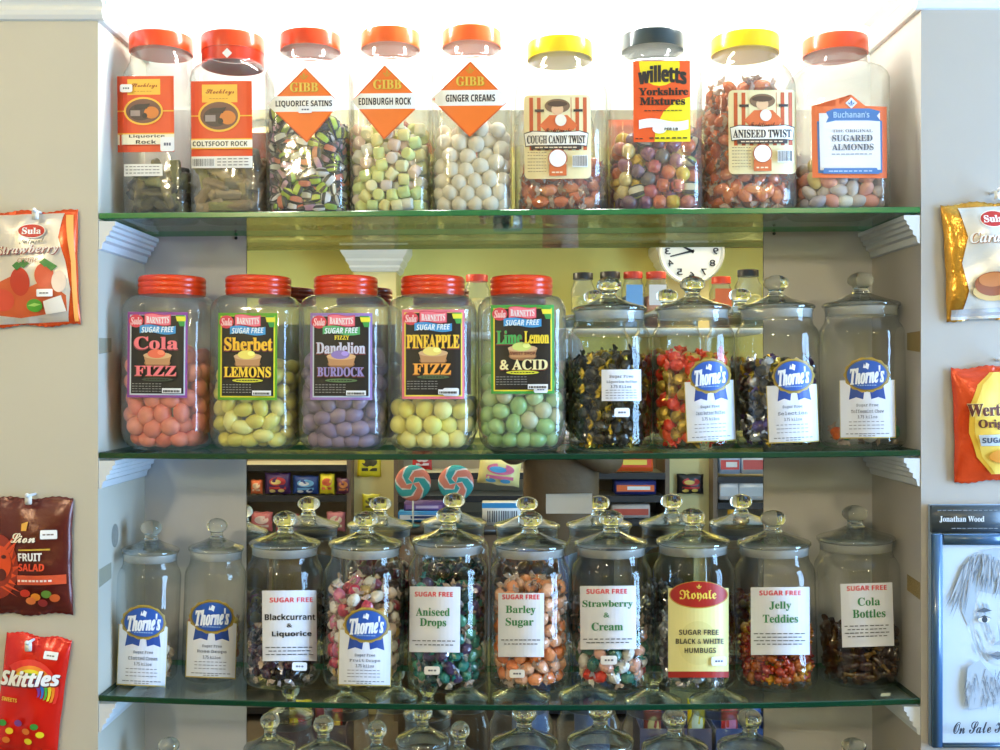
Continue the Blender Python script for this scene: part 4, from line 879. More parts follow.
a.text("Werther's", 966, 1030, 409, 14, (246,226,150), 'serif', .08); a.text("Werther's", 966, 1030, 409, 13, (94,44,34), 'serif', .03); a.text('Original', 976, 1020, 424, 10.5, (94,44,34), 'serif', .03)
a.poly([(976,434),(1036,434),(1036,445),(978,445)], (196,206,214)); a.text('SUGAR FREE', 979, 1024, 439.5, 5.4, (60,80,110), 'sans', .02); a.ell(1002,456,16,7,(226,150,50)); a.ell(1012,462,12,7,(240,196,90)); a.build('print', s, t, 3, 3)

# ------------------------------------------------------------------ poster holder on the right wall
Yp = 1.506
t = thing('poster_display', 'slate blue framed poster with a pencil portrait of a child, on the right wall', 'poster', (wx(985, Yp), YF-.001, wz(640, Yp)))
ox, oz = t.location.x, t.location.z
def pbox(name, x0, y0, x1, y1, d0, d1, m, lb=None, bev=.0012):
    bm = bmesh.new(); bevel_box(bm, wx(x0,Yp)-ox, wx(x1,Yp)-ox, -d1, -d0, wz(y1,Yp)-oz, wz(y0,Yp)-oz, bev)
    return link(name, mesh_of(name, bm, m), t)
pbox('backing', 931.5, 505, 1040, 748, 0, .006, mat((150,170,190), .4))
pbox('header', 931.5, 505.5, 1040, 533, .006, .010, mat((66,78,90), .35))
bm = bmesh.new()
FB = mat((58,92,128), .25, coat=.3)
for x0, y0, x1, y1 in ((932.5,534,943,748), (1029,534,1040,748), (943,534,1029,545), (943,744,1029,748)):
    bevel_box(bm, wx(x0,Yp)-ox, wx(x1,Yp)-ox, -.013, -.006, wz(y1,Yp)-oz, wz(y0,Yp)-oz, .0012)
link('picture_frame', mesh_of('picture_frame', bm, FB), t)
a = Art(); sp = lambda px, py, off: (wx(px,Yp)-ox, -.0104-off, wz(py,Yp)-oz)
a.text('Jonathan Wood', 940, 985, 519.5, 6.4, (216,222,228), 'serif', .01); a.micro(938, 1000, 510.5, (120,130,140), .9, 12); a.micro(952, 1000, 528.5, (120,130,140), .9, 9); a.build('header_print', sp, t)
a = Art(); sp = lambda px, py, off: (wx(px,Yp)-ox, -.0064-off, wz(py,Yp)-oz)
a.rect(943, 545, 1029, 744, (196,212,228)); rr = random.Random(3)
a.ell(1004,620,32,48,(186,202,218)); a.ell(1004,621,29,45,(196,210,224)); a.ell(1001,572,39,23,(172,188,204)); a.poly([(964,582),(974,566),(980,588),(976,610),(970,628),(963,612)], (170,186,202))
for k in range(40):
    x = rr.uniform(974,990); y = rr.uniform(600,655); a.poly([(x,y),(x+.7,y),(x+4,y+9),(x+3.2,y+9)], (176,192,208), same=k > 0)
for k in range(150):
    q = rr.uniform(0,1); x = 962+q*62; y = 552+24*(2*q-.75)**2+rr.uniform(0,12); l = rr.uniform(14,36)*(1.5 if q < .22 else 1); dx = rr.uniform(-9,3)-8*(q < .3)
    c = rr.randint(112,178); a.poly([(x,y),(x+1.1,y),(x+dx*.5+1.4,y+l*.55),(x+dx,y+l),(x+dx*.5,y+l*.5)], (c,c+10,c+22), same=k > 0)
a.poly([(977,612),(985,608),(993,611),(985,613)], (90,100,114)); a.ell(985,620,6,3.2,(226,232,238)); a.ell(985.5,620,2.8,3,(60,70,84)); a.poly([(978,619),(985,615.5),(993,619),(985,617)], (70,80,94))
a.poly([(1006,612),(1014,608),(1022,611),(1014,613)], (90,100,114)); a.ell(1014,620,6,3.2,(226,232,238)); a.ell(1014,620,2.8,3,(60,70,84))
a.poly([(998,622),(1000,640),(994,645),(1004,645),(1002,638)], (160,174,190)); a.poly([(988,655),(998,651.5),(1010,655),(998,660)], (116,128,144)); a.poly([(988,655),(998,656),(1010,655),(998,656.8)], (70,80,94))
a.poly([(968,668),(980,660),(990,672),(1000,684),(1010,700),(970,710),(966,690)], (174,188,204))
for k in range(90):
    x = rr.uniform(966,1022); y = rr.uniform(668,700); a.poly([(x,y),(x+.9,y),(x+rr.uniform(-5,6),y+rr.uniform(8,18))], (rr.choice([(118,130,148),(140,152,168),(156,168,184)])), same=k > 0)
a.text('On Sale Here', 953, 1018, 727, 12, (50,54,66), 'script', .012, slope=-2); a.build('pencil_drawing', sp, t)

# ------------------------------------------------------------------ small marks in the niche
def strip(name, label, cat, pts, nrm, m, th=.0005):
    bm = bmesh.new(); f = [bm.verts.new(p) for p in pts]; b = [bm.verts.new(Vector(p)+Vector(nrm)*th) for p in pts]
    bm.faces.new(f); bm.faces.new(list(reversed(b)))
    for i in range(len(f)):
        k = (i+1) % len(f); bm.faces.new((f[i], f[k], b[k], b[i]))
    bmesh.ops.recalc_face_normals(bm, faces=bm.faces[:])
    return tag(link(name, mesh_of(name, bm, m, smooth=False)), label, cat)
tape = thin('old_tape', tint=(.95,.88,.70), edge=(.85,.78,.6), refl0=.03, refl1=.3, rough=.3, milk=0)
xr = XN1-.0006
strip('tape_strip', 'strip of yellowed tape on the right side of the alcove between top and middle shelf', 'tape', [(xr, YF+.002, wz(331,YF)), (xr, YF+.05, wz(333,1.57)), (xr, YF+.05, wz(350,1.57)), (xr, YF+.002, wz(352,YF))], (-1,0,0), tape)
strip('tape_strip', 'strip of yellowed tape on the right side of the alcove beside the cola bottles jar', 'tape', [(xr, YF+.002, wz(583,YF)), (xr, YF+.05, wz(574,1.57)), (xr, YF+.05, wz(590,1.57)), (xr, YF+.002, wz(600,YF))], (-1,0,0), tape)
xl = XN0+.0006
strip('tape_strip', 'strip of greyed tape on the left side of the alcove beside the cola fizz jar', 'tape', [(xl, YF+.002, wz(338,YF)), (xl, YF+.05, wz(338,1.57)), (xl, YF+.05, wz(352,1.57)), (xl, YF+.002, wz(354,YF))], (1,0,0), thin('grey_tape', tint=(.93,.93,.90), edge=(.85,.85,.82), refl0=.03, refl1=.3, rough=.3))
strip('tape_strip', 'strip of greyed tape on the left alcove side beside the slim jar', 'tape', [(xl, YF+.002, wz(570,YF)), (xl, YF+.05, wz(562,1.57)), (xl, YF+.05, wz(578,1.57)), (xl, YF+.002, wz(588,YF))], (1,0,0), MATS['grey_tape'])
strip('wall_mark', 'round grey mark on the left side of the alcove above the slim jar', 'mark', [(xl, 1.585+.014*math.cos(q), wz(536,1.58)+.018*math.sin(q)) for q in [i*PI/12 for i in range(24)]], (1,0,0), thin('grey_mark', tint=(.86,.87,.88), edge=(.8,.8,.8), refl0=.02, refl1=.2, rough=.4))
for px, py, w_ in ((236,231.5,'upper black screw in the left alcove panel'), (236,238,'lower black screw in the left alcove panel'), (774,225,'upper black screw in the right alcove panel'), (774,233.5,'lower black screw in the right alcove panel')):
    bm = bmesh.new(); bmesh.ops.create_cone(bm, segments=14, radius1=.0028, radius2=.0022, depth=.002, cap_ends=True, matrix=Matrix.Rotation(PI/2, 4, 'X')); tag(link('screw', mesh_of('screw', bm, mat((24,24,28), .4)), loc=(wx(px,YM), YM-.001, wz(py,YM))), w_+' beneath the top shelf', 'screw')
strip('price_tag', 'small cream price tag lying on the glass shelf before the cola bottles jar', 'price tag', [(wx(878,1.545), 1.535, SH[2][0](.56)+.0004), (wx(888,1.545), 1.537, SH[2][0](.57)+.0004), (wx(888,1.56), 1.549, SH[2][0](.57)+.0004), (wx(878.5,1.56), 1.548, SH[2][0](.56)+.0004)], (0,0,1), mat((236,230,190), .6))
strip('blank_card', 'blank white card stuck on the mirror between the barley sugar and strawberry jars', 'card', [(wx(546,YM), YM-.0012, wz(494,YM)), (wx(592,YM), YM-.0012, wz(493.5,YM)), (wx(592,YM), YM-.0012, wz(513.5,YM)), (wx(546,YM), YM-.0012, wz(513.5,YM))], (0,1,0), mat((214,218,222), .6))

# ------------------------------------------------------------------ the shop behind the camera, seen in the mirror
def vy(Yv): return 2*YM-Yv            # world y of something that appears at virtual distance Yv
WB = 2*YM-YB                          # virtual distance of the back wall
def R3(px, py, Yv): return Vector((wx(px, Yv), vy(Yv), wz(py, Yv)))
cream = mat((226,212,150), .6); white_t = mat((236,234,226), .45); dark = mat((44,40,40), .5)
def rbox(name, px0, px1, py0, py1, Yv, depth, m, label, cat, group=None, bev=.003):
    """box whose front (room side) shows in the mirror at the given pixels"""
    a, b = R3(px0, py1, Yv), R3(px1, py0, Yv); cx = (a.x+b.x)/2
    bm = bmesh.new(); bevel_box(bm, a.x-cx, b.x-cx, -depth, 0, 0, b.z-a.z, bev)
    return tag(link(name, mesh_of(name, bm, m), loc=(cx, a.y, a.z)), label, cat, group)
def wall_pier(n, px0, px1, top_py, depth=.20):
    x0, x1 = wx(px0, WB-depth), wx(px1, WB-depth)
    sbox('wall_pier_%d' % n, x0, x1, YB, YB+depth, 0, ZC, cream)
    z0 = wz(top_py, WB-depth)
    prof = [(0,0),(.01,.004),(.02,.02),(.02,.03),(.035,.05),(.035,.06),(.05,.08),(.06,.10),(.06,.13),(0,.13)]
    bm = bmesh.new(); R = []
    for o_, z in prof: R.append([bm.verts.new(p) for p in ((x0-o_, YB+.001, z0+z), (x0-o_, YB+depth+o_, z0+z), (x1+o_, YB+depth+o_, z0+z), (x1+o_, YB+.001, z0+z))])
    for k in range(len(prof)-1):
        for i in range(4): bm.faces.new((R[k][i], R[k][(i+1) % 4], R[k+1][(i+1) % 4], R[k+1][i]))
    bm.faces.new(R[0]); bm.faces.new(R[-1]); bmesh.ops.recalc_face_normals(bm, faces=bm.faces[:])
    structure(link('trim_%d' % (10+n), mesh_of('capital', bm, white_t, smooth=False)))
wall_pier(1, 354, 396, 272); wall_pier(2, 667, 709, 272)
bm = bmesh.new(); box(bm, XL, XR, YB, YB+.30, wz(240, WB-.3), wz(226, WB-.3)); structure(link('trim_20', mesh_of('ceiling_shade_band', bm, mat((150,138,92), .5), smooth=False)))  # olive-brown band, its colour stands in for the shade under the ceiling
# clock
cl = thing('wall_clock', 'round white wall clock with black numerals, seen mirrored above the red wrapped toffees', 'clock', tuple(R3(691, 251.5, WB-.02-.24)+Vector((0,0,0))))
CR_ = 31.5/F*(WB-.26)
bm = bmesh.new(); bmesh.ops.create_cone(bm, segments=48, radius1=CR_, radius2=CR_, depth=.03, cap_ends=True, matrix=Matrix.Rotation(PI/2, 4, 'X')); link('clock_face', sharp(mesh_of('clock_face', bm, mat((236,240,236), .4))), cl)
bm = bmesh.new(); n = 48
for (ra, ya), (rb, yb) in (((CR_*.92, .015), (CR_*1.0, .024)), ((CR_*1.0, .024), (CR_*1.05, .015)), ((CR_*1.05, .015), (CR_*1.05, -.015))):
    for i in range(n):
        q0, q1 = 2*PI*i/n, 2*PI*(i+1)/n; bm.faces.new([bm.verts.new((r*math.cos(q), y, r*math.sin(q))) for r, y, q in ((ra,ya,q0),(ra,ya,q1),(rb,yb,q1),(rb,yb,q0))])
link('rim', mesh_of('rim', bm, mat((224,230,232), .2, metal=.4)), cl)
a = Art(); cs = lambda px, py, off: (-px/1000*CR_, .0155+off, -py/1000*CR_)
for h in range(1, 13):
    q = h*PI/6; a.text(str(h), 760*math.sin(q)-90*(1+(h > 9)*.6), 760*math.sin(q)+90*(1+(h > 9)*.6), -760*math.cos(q), 210, (30,30,34), 'plain', .03)
a.build('numerals', cs, cl, step=None)
for nm, ang, ln, w_ in (('hour_hand', math.radians(62), 470, 45), ('minute_hand', math.radians(104), 700, 34)):
    a = Art(); a.lay = 5; sx, cx_ = math.sin(ang), -math.cos(ang); a.poly([(-w_*-cx_*1-80*sx, w_*sx*-1-80*cx_), (w_*-cx_-80*sx, w_*sx-80*cx_), (ln*sx+w_*-cx_*.5, ln*cx_+w_*sx*.5), (ln*sx-w_*-cx_*.5, ln*cx_-w_*sx*.5)], (20,20,24)); a.build(nm, cs, cl, step=None)
# high shelf with jars on the opposite wall
def back_shelf(px0, px1, py, Yv, m, label, depth=.2, th=.02, grp='shelves in the shop opposite'):
    a = R3(px0, py, Yv); b = R3(px1, py, Yv); bm = bmesh.new(); w = (b.x-a.x)/2
    bevel_box(bm, -w, w, -(a.y-YB)+.0005, 0, -th, 0, .002)
    return tag(link('wall_shelf', mesh_of('wall_shelf', bm, m), loc=((a.x+b.x)/2, a.y, a.z)), label, 'shelf', grp)
def back_jar(px, py_top, wpx, hh, Yv, lid, body, label, labcol=None):
    r = wpx/2/F*Yv; p = R3(px, py_top, Yv); z = p.z-hh
    t = thing('sweet_jar', label, 'jar', (p.x, p.y, z), group='jars on the high shelf opposite, seen in the mirror')
    bm = bmesh.new(); loft(bm, [(0, r*1.05, 5), (.01, r*1.15, 5), (hh-.07, r*1.15, 5), (hh-.045, r*.95, 2.5), (hh-.03, r*.92, 2)], 28, cap1=False); link('jar_body', mesh_of('jar_body', bm, G_PLA), t)
    bm = bmesh.new(); plastic_lid(bm, hh-.03, hh, r); link('lid', sharp(mesh_of('lid', bm, mat(lid, .4)), .5), t)
    bm = bmesh.new(); loft(bm, [(.006, r*1.0, 4), (.01, r*1.09, 5), (hh*.55, r*1.09, 5), (hh*.58, r*.8, 4)], 24); link('sweets_fill', mesh_of('fill', bm, mat(body, .6, bump=.6, bscale=60, var=.4, vscale=60)), t)['kind'] = 'stuff'
    if labcol:
        bm = bmesh.new(); box(bm, -r*.85, r*.85, r*1.16, r*1.17, hh*.40, hh*.76); link('label', mesh_of('label', bm, mat(labcol, .5), smooth=False), t)
    return t
ZS = 4.62
back_shelf(560, 770, 328, 4.55, white_t, 'white high shelf carrying jars on the wall opposite, seen in the mirror', .2)
back_shelf(440, 500, 332, 4.55, white_t, 'short white high shelf with one jar opposite, seen in the mirror between the red lids', .2)
zsh = wz(328, 4.55); zsh2 = wz(332, 4.55)
for px, top, w, lid, body, lc, lb in ((477,275,22,(214,60,40),(220,200,120),None,'red lidded jar seen in the mirror between the pineapple and lime jars'),
        (583,273,20,(40,34,34),(200,190,90),None,'black lidded jar of yellow sweets reflected left of the black toffee jar knob'),
        (610,272,20,(46,34,30),(190,170,90),None,'black lidded jar reflected just behind the knob of the black toffee jar'),
        (633,272,19,(206,60,40),(150,170,200),(120,170,220),'red lidded jar with a pale blue label reflected right of the black toffee jar'),
        (656,272,20,(206,66,44),(230,150,110),(236,226,220),'red lidded jar with a white label reflected left of the clock'),
        (721,277,19,(220,66,34),(232,150,60),(240,110,40),'red lidded jar with an orange label reflected right of the clock'),
        (748,270,21,(36,34,34),(206,190,90),None,'black lidded jar reflected at the right edge of the mirror')):
    zz_ = zsh2 if px < 500 else zsh
    back_jar(px, top, w, wz(top, ZS)-zz_-.0005, ZS, lid, body, lb, lc)

# shelving units with packets
def packet(px0, px1, py0, py1, Yv, cols, label, cat='packet', name='sweet_packet', lean=0, d=.02, grp='packets on the shelves opposite, seen in the mirror', seed=0):
    a, b = R3(px0, py1, Yv), R3(px1, py0, Yv); w, h = b.x-a.x, b.z-a.z
    me, dep = bag_mesh(w, h, d, mat(cols[0], .35, coat=.2), seed, 8, 10)
    t = thing(name, label, cat, ((a.x+b.x)/2, a.y-d, a.z+h/2), (0, lean, PI), grp); link('pouch', me, t)
    if len(cols) > 1:
        A = Art(); rr = random.Random(seed); sf_ = lambda x, y, off: (x*w/100, -dep(x/50, y/50)-off-.001, -y*h/100)
        A.ell(-2, -10, 32, 20, cols[1]); A.rect(-34, 14, 30, 26, cols[1])
        if len(cols) > 2: A.ell(4, -8, 20, 11, cols[2]); A.ell(-16, 32, 12, 8, cols[2]); A.ell(18, 34, 12, 8, cols[2])
        A.build('print', sf_, t, 12, 12)
    return t
def carton(px0, px1, py0, py1, Yv, cols, label, d=.10, name='sweet_box', art=None, cat='box'):
    a, b = R3(px0, py1, Yv), R3(px1, py0, Yv); w, h = b.x-a.x, b.z-a.z
    t = thing(name, label, cat, ((a.x+b.x)/2, a.y, a.z), (0, 0, PI), 'boxes on the shelves opposite, seen in the mirror')
    bm = bmesh.new(); bevel_box(bm, -w/2, w/2, 0, d, 0, h, .002); link('carton', mesh_of('carton', bm, mat(cols[0], .45)), t)
    A = Art(); sf_ = lambda x, y, off: (x*w/100, -off, h-y*h/100)
    if art: art(A)
    else:
        A.rect(-46, 30, 46, 78, cols[1])
        if len(cols) > 2: A.rect(-36, 40, 20, 66, cols[2])
    A.build('print', sf_, t, step=None)
    return t
def unit(px0, px1, rows, label):
    x0, x1 = wx(px0, WB-.2), wx(px1, WB-.2); yf = YB+.30
    t = thing('shelving_unit', label, 'shelving', ((x0+x1)/2, YB, 0), group='shelving units opposite, seen in the mirror'); w = (x1-x0)/2
    bm = bmesh.new(); box(bm, -w, w, .001, .012, 0, 1.22); link('back_panel', mesh_of('back_panel', bm, mat((170,150,120), .6), smooth=False), t)
    for sx in (-1, 1):
        bm = bmesh.new(); box(bm, sx*w-.01, sx*w+.01, .012, .30, 0, 1.22); link('side_panel', mesh_of('side_panel', bm, mat((120,100,80), .5), smooth=False), t)
    for z in rows:
        bm = bmesh.new(); box(bm, -w+.01, w-.01, .012, .30, z-.018, z, 0); box(bm, -w+.01, w-.01, .30, .306, z-.024, z+.006, 1); link('shelf_board', mesh_of('shelf_board', bm, [mat((200,190,170), .5), dark], smooth=False), t)
    return t
YU = 2*YM-(YB+.28)                   # virtual distance of the shelf fronts
row = lambda py: wz(py, 2*YM-(YB+.3))
unit(236, 352, [.06, .30, .52, row(535), row(496.5), row(466)+.0], 'wooden shelving unit with small packets reflected behind the blackcurrant and fruit drop jars')
unit(398, 664, [.06, .30, .52, row(548), row(520.5), row(497), row(474)], 'dark shelving unit with boxes reflected in the middle of the mirror')
unit(711, 800, [.06, .30, .52, row(535), row(504), row(478)], 'white shelving unit with boxes reflected at the right edge of the mirror')
for x0, x1, y0, y1, c, lb in ((250,262,480,494.5,((226,110,60),(240,200,160)), 'small orange packet at the left end of the reflected shelf'),
        (264,290,473,494.5,((70,34,90),(200,60,60),(230,200,120)), 'purple packet with a red top on the reflected left shelf'),
        (292,318,476,494.5,((30,60,130),(110,170,220),(230,230,240)), 'blue packet on the reflected left shelf'),
        (319,334,474,494.5,((236,214,40),(220,100,60)), 'yellow packet on the reflected left shelf'),
        (336,350,478,494.5,((96,40,70),(200,120,60)), 'plum coloured packet at the right end of the reflected left shelf'),
        (250,272,512,532,((206,110,110),(230,200,190)), 'pink packet low on the reflected left shelving'),
        (275,298,514,532,((190,90,100),(220,200,150)), 'rose coloured packet low on the reflected left shelving'),
        (326,345,512,532,((200,120,130),(226,210,190)), 'pale pink packet low on the reflected left shelving')):
    packet(x0, x1, y0, y1, YU-.03, c, lb, seed=x0, d=.018)
packet(677, 704, 474, 494, WB-.235, ((30,26,28),(190,40,30),(220,190,90)), 'black packet with a red motif hanging on the reflected cream pier', seed=4, d=.012)
packet(357, 381, 452, 477, WB-.232, ((232,214,40),(70,64,40)), 'yellow card packet hanging on the reflected cream pier above the lollipops', seed=5, d=.008)
packet(362, 380, 494, 512, WB-.232, ((206,196,50),(110,100,50)), 'small yellow green packet hanging lower on the reflected cream pier', seed=6, d=.008)
packet(478, 521, 458, 486, 4.3, ((240,226,150),(236,120,150),(90,170,214)), 'large clear bag of pastel foam sweets reflected right of the lollipops', seed=7, d=.04, lean=-.12)
def bars(A):
    A.rect(-50, 0, 50, 22, (60,150,206)); x = -40
    while x < 38: A.rect(x, 34, x+2.4, 84, (60,60,66), same=x > -40); x += random.uniform(4,7)
carton(482, 521, 503, 526, 4.35, ((236,236,236),), 'blue and white box with a barcode reflected below the pastel foam sweets', art=bars, d=.09)
carton(398, 440, 512, 522, 4.42, ((40,130,196),(230,230,236),(40,60,120)), 'blue and white box reflected below the left lollipop', d=.08)
carton(404, 444, 502, 511.5, 4.46, ((90,60,120),(150,110,170),(230,200,220)), 'purple box reflected just below the lollipops', d=.08)
carton(610, 653, 452, 471.5, YU-.02, ((240,100,40),(226,70,30),(250,220,80)), 'orange box reflected under the middle shelf above the strawberry jar', d=.12)
carton(615, 656, 481, 494.5, YU-.02, ((40,50,120),(230,110,50),(240,240,240)), 'navy and orange box on the shelf reflected above the strawberry jar', d=.12)
carton(612, 650, 505, 518, YU-.02, ((200,190,186),(190,80,60)), 'pale box with a red band reflected lower above the strawberry jar', d=.12)
carton(720, 740, 454, 474, YU-.02, ((170,190,220),(214,70,60),(240,240,240)), 'pale blue box with red print reflected at the right edge of the mirror', d=.12)
carton(742, 770, 454, 474, YU-.02, ((190,200,214),(200,80,70)), 'grey box with red print at the very right edge of the mirror', d=.12)
carton(720, 738, 482, 500, YU-.02, ((232,232,236),(200,206,214)), 'white box on the reflected right shelf', d=.12)
carton(739, 764, 482, 500, YU-.02, ((226,230,236),(190,200,210)), 'second white box on the reflected right shelf', d=.12)
packet(728, 746, 507, 529, YU-.03, ((236,180,50),(240,120,50)), 'yellow packet low on the reflected right shelving', seed=8)
# a pair of swirled lollipops in a stand on a counter behind the camera
def counter(px0, px1, py_top, Yv, depth, m, label):
    a, b = R3(px0, py_top, Yv), R3(px1, py_top, Yv)
    t = thing('shop_counter', label, 'counter', ((a.x+b.x)/2, a.y, 0), (0,0,0)); w = (b.x-a.x)/2
    bm = bmesh.new(); bevel_box(bm, -w, w, -depth, 0, .03, a.z-.03, .003); link('cabinet', mesh_of('cabinet', bm, m), t)
    bm = bmesh.new(); bevel_box(bm, -w-.015, w+.015, -depth-.01, .015, a.z-.03, a.z, .004); link('worktop', mesh_of('worktop', bm, mat((70,60,52), .3)), t)
    bm = bmesh.new(); box(bm, -w+.01, w-.01, -depth+.01, -.02, 0, .03); link('plinth', mesh_of('plinth', bm, dark, smooth=False), t)
    return a.z
zc = counter(398, 524, 527, 4.30, .26, mat((110,84,60), .5, var=.2, vscale=5), 'brown wooden shop counter reflected in the middle of the mirror')
for k, (px, py) in enumerate(((413,483), (456,483))):
    Yl = 4.31; p = R3(px, py, Yl); r = 18/F*Yl
    t = thing('lollipop', ('left' if k == 0 else 'right')+' one of two big round lollipops swirled in pink and turquoise, reflected in the mirror', 'lollipop', (p.x, p.y, zc), (0,0,PI))
    bm = bmesh.new(); rings = []
    NT_ = 36
    for rr_, yy in ((0, .011), (.35, .0105), (.7, .0085), (.92, .005), (1, 0), (.92, -.005), (.7, -.0085), (.35, -.0105), (0, -.011)):
        rings.append([bm.verts.new((r*rr_*math.cos(2*PI*i/NT_+rr_*2.2), -yy, r*rr_*math.sin(2*PI*i/NT_+rr_*2.2))) for i in range(NT_)])
    for q in range(len(rings)-1):
        for i in range(NT_):
            vs_ = (rings[q][i], rings[q][(i+1) % NT_], rings[q+1][(i+1) % NT_], rings[q+1][i])
            bm.faces.new(vs_).material_index = (i*6//NT_) % 2 if (i % 6) else 2
    bmesh.ops.remove_doubles(bm, verts=bm.verts[:], dist=1e-6)
    hd = link('candy_head', mesh_of('candy_head', bm, [mat((232,140,120), .25), mat((70,176,180), .25), mat((240,230,226), .25)]), t); hd.location = (0, 0, p.z-zc)
    bm = bmesh.new(); bmesh.ops.create_cone(bm, segments=10, radius1=.004, radius2=.004, depth=p.z-r*.98-zc, cap_ends=True, matrix=Matrix.Translation((0,0,(p.z-r*.98-zc)/2))); link('stick', mesh_of('stick', bm, mat((240,240,236), .5)), t)
    bm = bmesh.new(); loft(bm, [(0, .03, 2), (.006, .03, 2), (.010, .012, 2), (.014, .006, 2)], 20); link('stand_base', mesh_of('stand_base', bm, mat((60,120,130), .4)), t)
packet(412, 432, 451, 470, WB-.38, ((206,50,40),(240,220,210)), 'red packet reflected above the left lollipop', seed=9, d=.01)
# bins of bright bags on the floor, reflected near the bottom of the mirror
def bin_(px0, px1, py_top, Yv, d, cols, label):
    a, b = R3(px0, py_top, Yv), R3(px1, py_top, Yv); w = (b.x-a.x)/2; hz = max(.08, a.z)
    t = thing('storage_bin', label, 'bin', ((a.x+b.x)/2, a.y-d/2, 0), (0,0,0))
    bm = bmesh.new(); box(bm, -w, w, -d/2, d/2, 0, hz*.8)
    bmesh.ops.delete(bm, geom=[f for f in bm.faces if f.normal.z > .5 or f.calc_center_median().z > hz*.79], context='FACES_ONLY'); 
    me = mesh_of('bin_box', bm, mat(cols, .5), smooth=False); o = link('bin_box', me, t); md = o.modifiers.new('wall', 'SOLIDIFY'); md.thickness = .006
    return hz
for x0, x1, y0, c, lb in ((272,346,712,(80,60,60),'dark bin on the floor reflected below the blackcurrant jar'), (640,712,716,(90,80,100),'grey bin on the floor reflected below the humbug jar'), (716,776,716,(60,80,130),'blue bin on the floor reflected below the jelly teddies')):
    bin_(x0, x1, y0, 4.10, .22, c, lb)
for x0, x1, y0, y1, c, lb in ((288,311,701,757,((236,206,30),(190,50,60)),'yellow and red bag standing in the reflected dark bin'), (314,328,704,757,((110,40,50),(200,150,60)),'maroon bag standing in the reflected dark bin'),
        (331,342,702,757,((190,60,40),(240,190,60)),'red bag standing at the right of the reflected dark bin'), (644,662,706,757,((170,70,60),(220,190,120)),'brick red bag in the reflected grey bin'),
        (688,706,700,757,((240,214,30),(240,240,200)),'bright yellow bag in the reflected grey bin'), (722,739,704,757,((214,60,60),(230,140,180)),'red and pink bag in the reflected blue bin'), (742,762,706,757,((50,90,170),(230,214,60)),'blue bag in the reflected blue bin')):
    packet(x0, x1, y0, y1, 4.17, c, lb, seed=x0, d=.02, grp='bags in the bins opposite, seen in the mirror')

# ------------------------------------------------------------------ the photographer, reflected in the mirror
def skin_chain(bm_verts, edges, radii, name, m, parent=None, sub=2, root=0):
    me = bpy.data.meshes.new(name); me.from_pydata(bm_verts, edges, []); o = link(name, me, parent); me.materials.append(m)
    sk = o.modifiers.new('Skin', 'SKIN'); sk.use_smooth_shade = True
    for i, r in enumerate(radii):
        v = me.skin_vertices[0].data[i]; v.radius = r if isinstance(r, tuple) else (r, r); v.use_root = (i == root)
    o.modifiers.new('Subdivision', 'SUBSURF').levels = sub; o.modifiers['Subdivision'].render_levels = sub
    return o
PX, PY = .225, -.38
per = thing('person', 'person in olive jacket and blue jeans holding up a camera, reflected in the mirror', 'person', (PX, PY, 0))
SKN = mat((206,160,134), .5); JK = mat((84,62,34), .7, bump=.2, bscale=40); JN = mat((88,104,140), .8, bump=.2, bscale=90)
V = [(0,0,.92),(0,-.01,1.10),(0,0,1.30),(0,0,1.42),(0,.01,1.50),(0,.02,1.58),(0,.01,1.66),
     (-.10,0,.88),(-.11,.01,.50),(-.12,-.02,.10),(-.12,.13,.05),(.10,0,.88),(.11,.01,.50),(.12,-.02,.10),(.12,.13,.05),
     (-.145,0,1.40),(-.17,.09,1.31),(-.27,.20,1.42),(-.285,.245,1.51),(.145,0,1.40),(.18,.07,1.27),(-.02,.20,1.40),(-.105,.245,1.51)]
Ed = [(0,1),(1,2),(2,3),(3,4),(4,5),(5,6),(0,7),(7,8),(8,9),(9,10),(0,11),(11,12),(12,13),(13,14),(3,15),(15,16),(16,17),(17,18),(3,19),(19,20),(20,21),(21,22)]
Rr = [(.13,.09),(.12,.085),(.135,.095),(.09,.065),.055,(.075,.09),(.07,.085),.085,.06,.042,.04,.085,.06,.042,.04,.06,.045,.036,.03,.06,.045,.036,.03]
skin_chain(V, Ed, Rr, 'body', SKN, per)
J = [0,1,2,3,15,16,17,19,20,21]; Jm = {v: i for i, v in enumerate(J)}
jv = [V[i] for i in J]; jv[0] = (0,0,.84)
skin_chain(jv, [(Jm[a], Jm[b]) for a, b in Ed if a in Jm and b in Jm], [(.165,.125),(.15,.115),(.16,.115),(.10,.08),.07,.058,.048,.07,.058,.048], 'jacket', JK, per)
J = [0,7,8,9,11,12,13]; Jm = {v: i for i, v in enumerate(J)}
skin_chain([V[i] for i in J], [(Jm[a], Jm[b]) for a, b in Ed if a in Jm and b in Jm], [(.145,.11),.10,.078,.065,.10,.078,.065], 'jeans', JN, per)
for sx in (-1, 1): 
    bm = bmesh.new(); loft(bm, [(0,.05,2.4),(.02,.052,2.4),(.06,.048,2.2),(.10,.045,2)], 20)
    for v in bm.verts: v.co.y = v.co.y*(2.3 if v.co.z < .05 else 1.3)+(.05 if v.co.z < .07 else 0)
    link('shoe', mesh_of('shoe', bm, mat((40,36,34), .5)), per, (sx*.12, 0, 0))
bm = bmesh.new(); bmesh.ops.create_uvsphere(bm, u_segments=20, v_segments=14, radius=.1)
for v in bm.verts: v.co = Vector((v.co.x*.86, v.co.y*1.02-.015, v.co.z*.95+1.675)) if v.co.y < .03 or v.co.z > .04 else Vector((v.co.x*.8, v.co.y*.6, v.co.z*.6+1.68))
link('hair', mesh_of('hair', bm, mat((120,112,104), .7, bump=.5, bscale=60)), per)
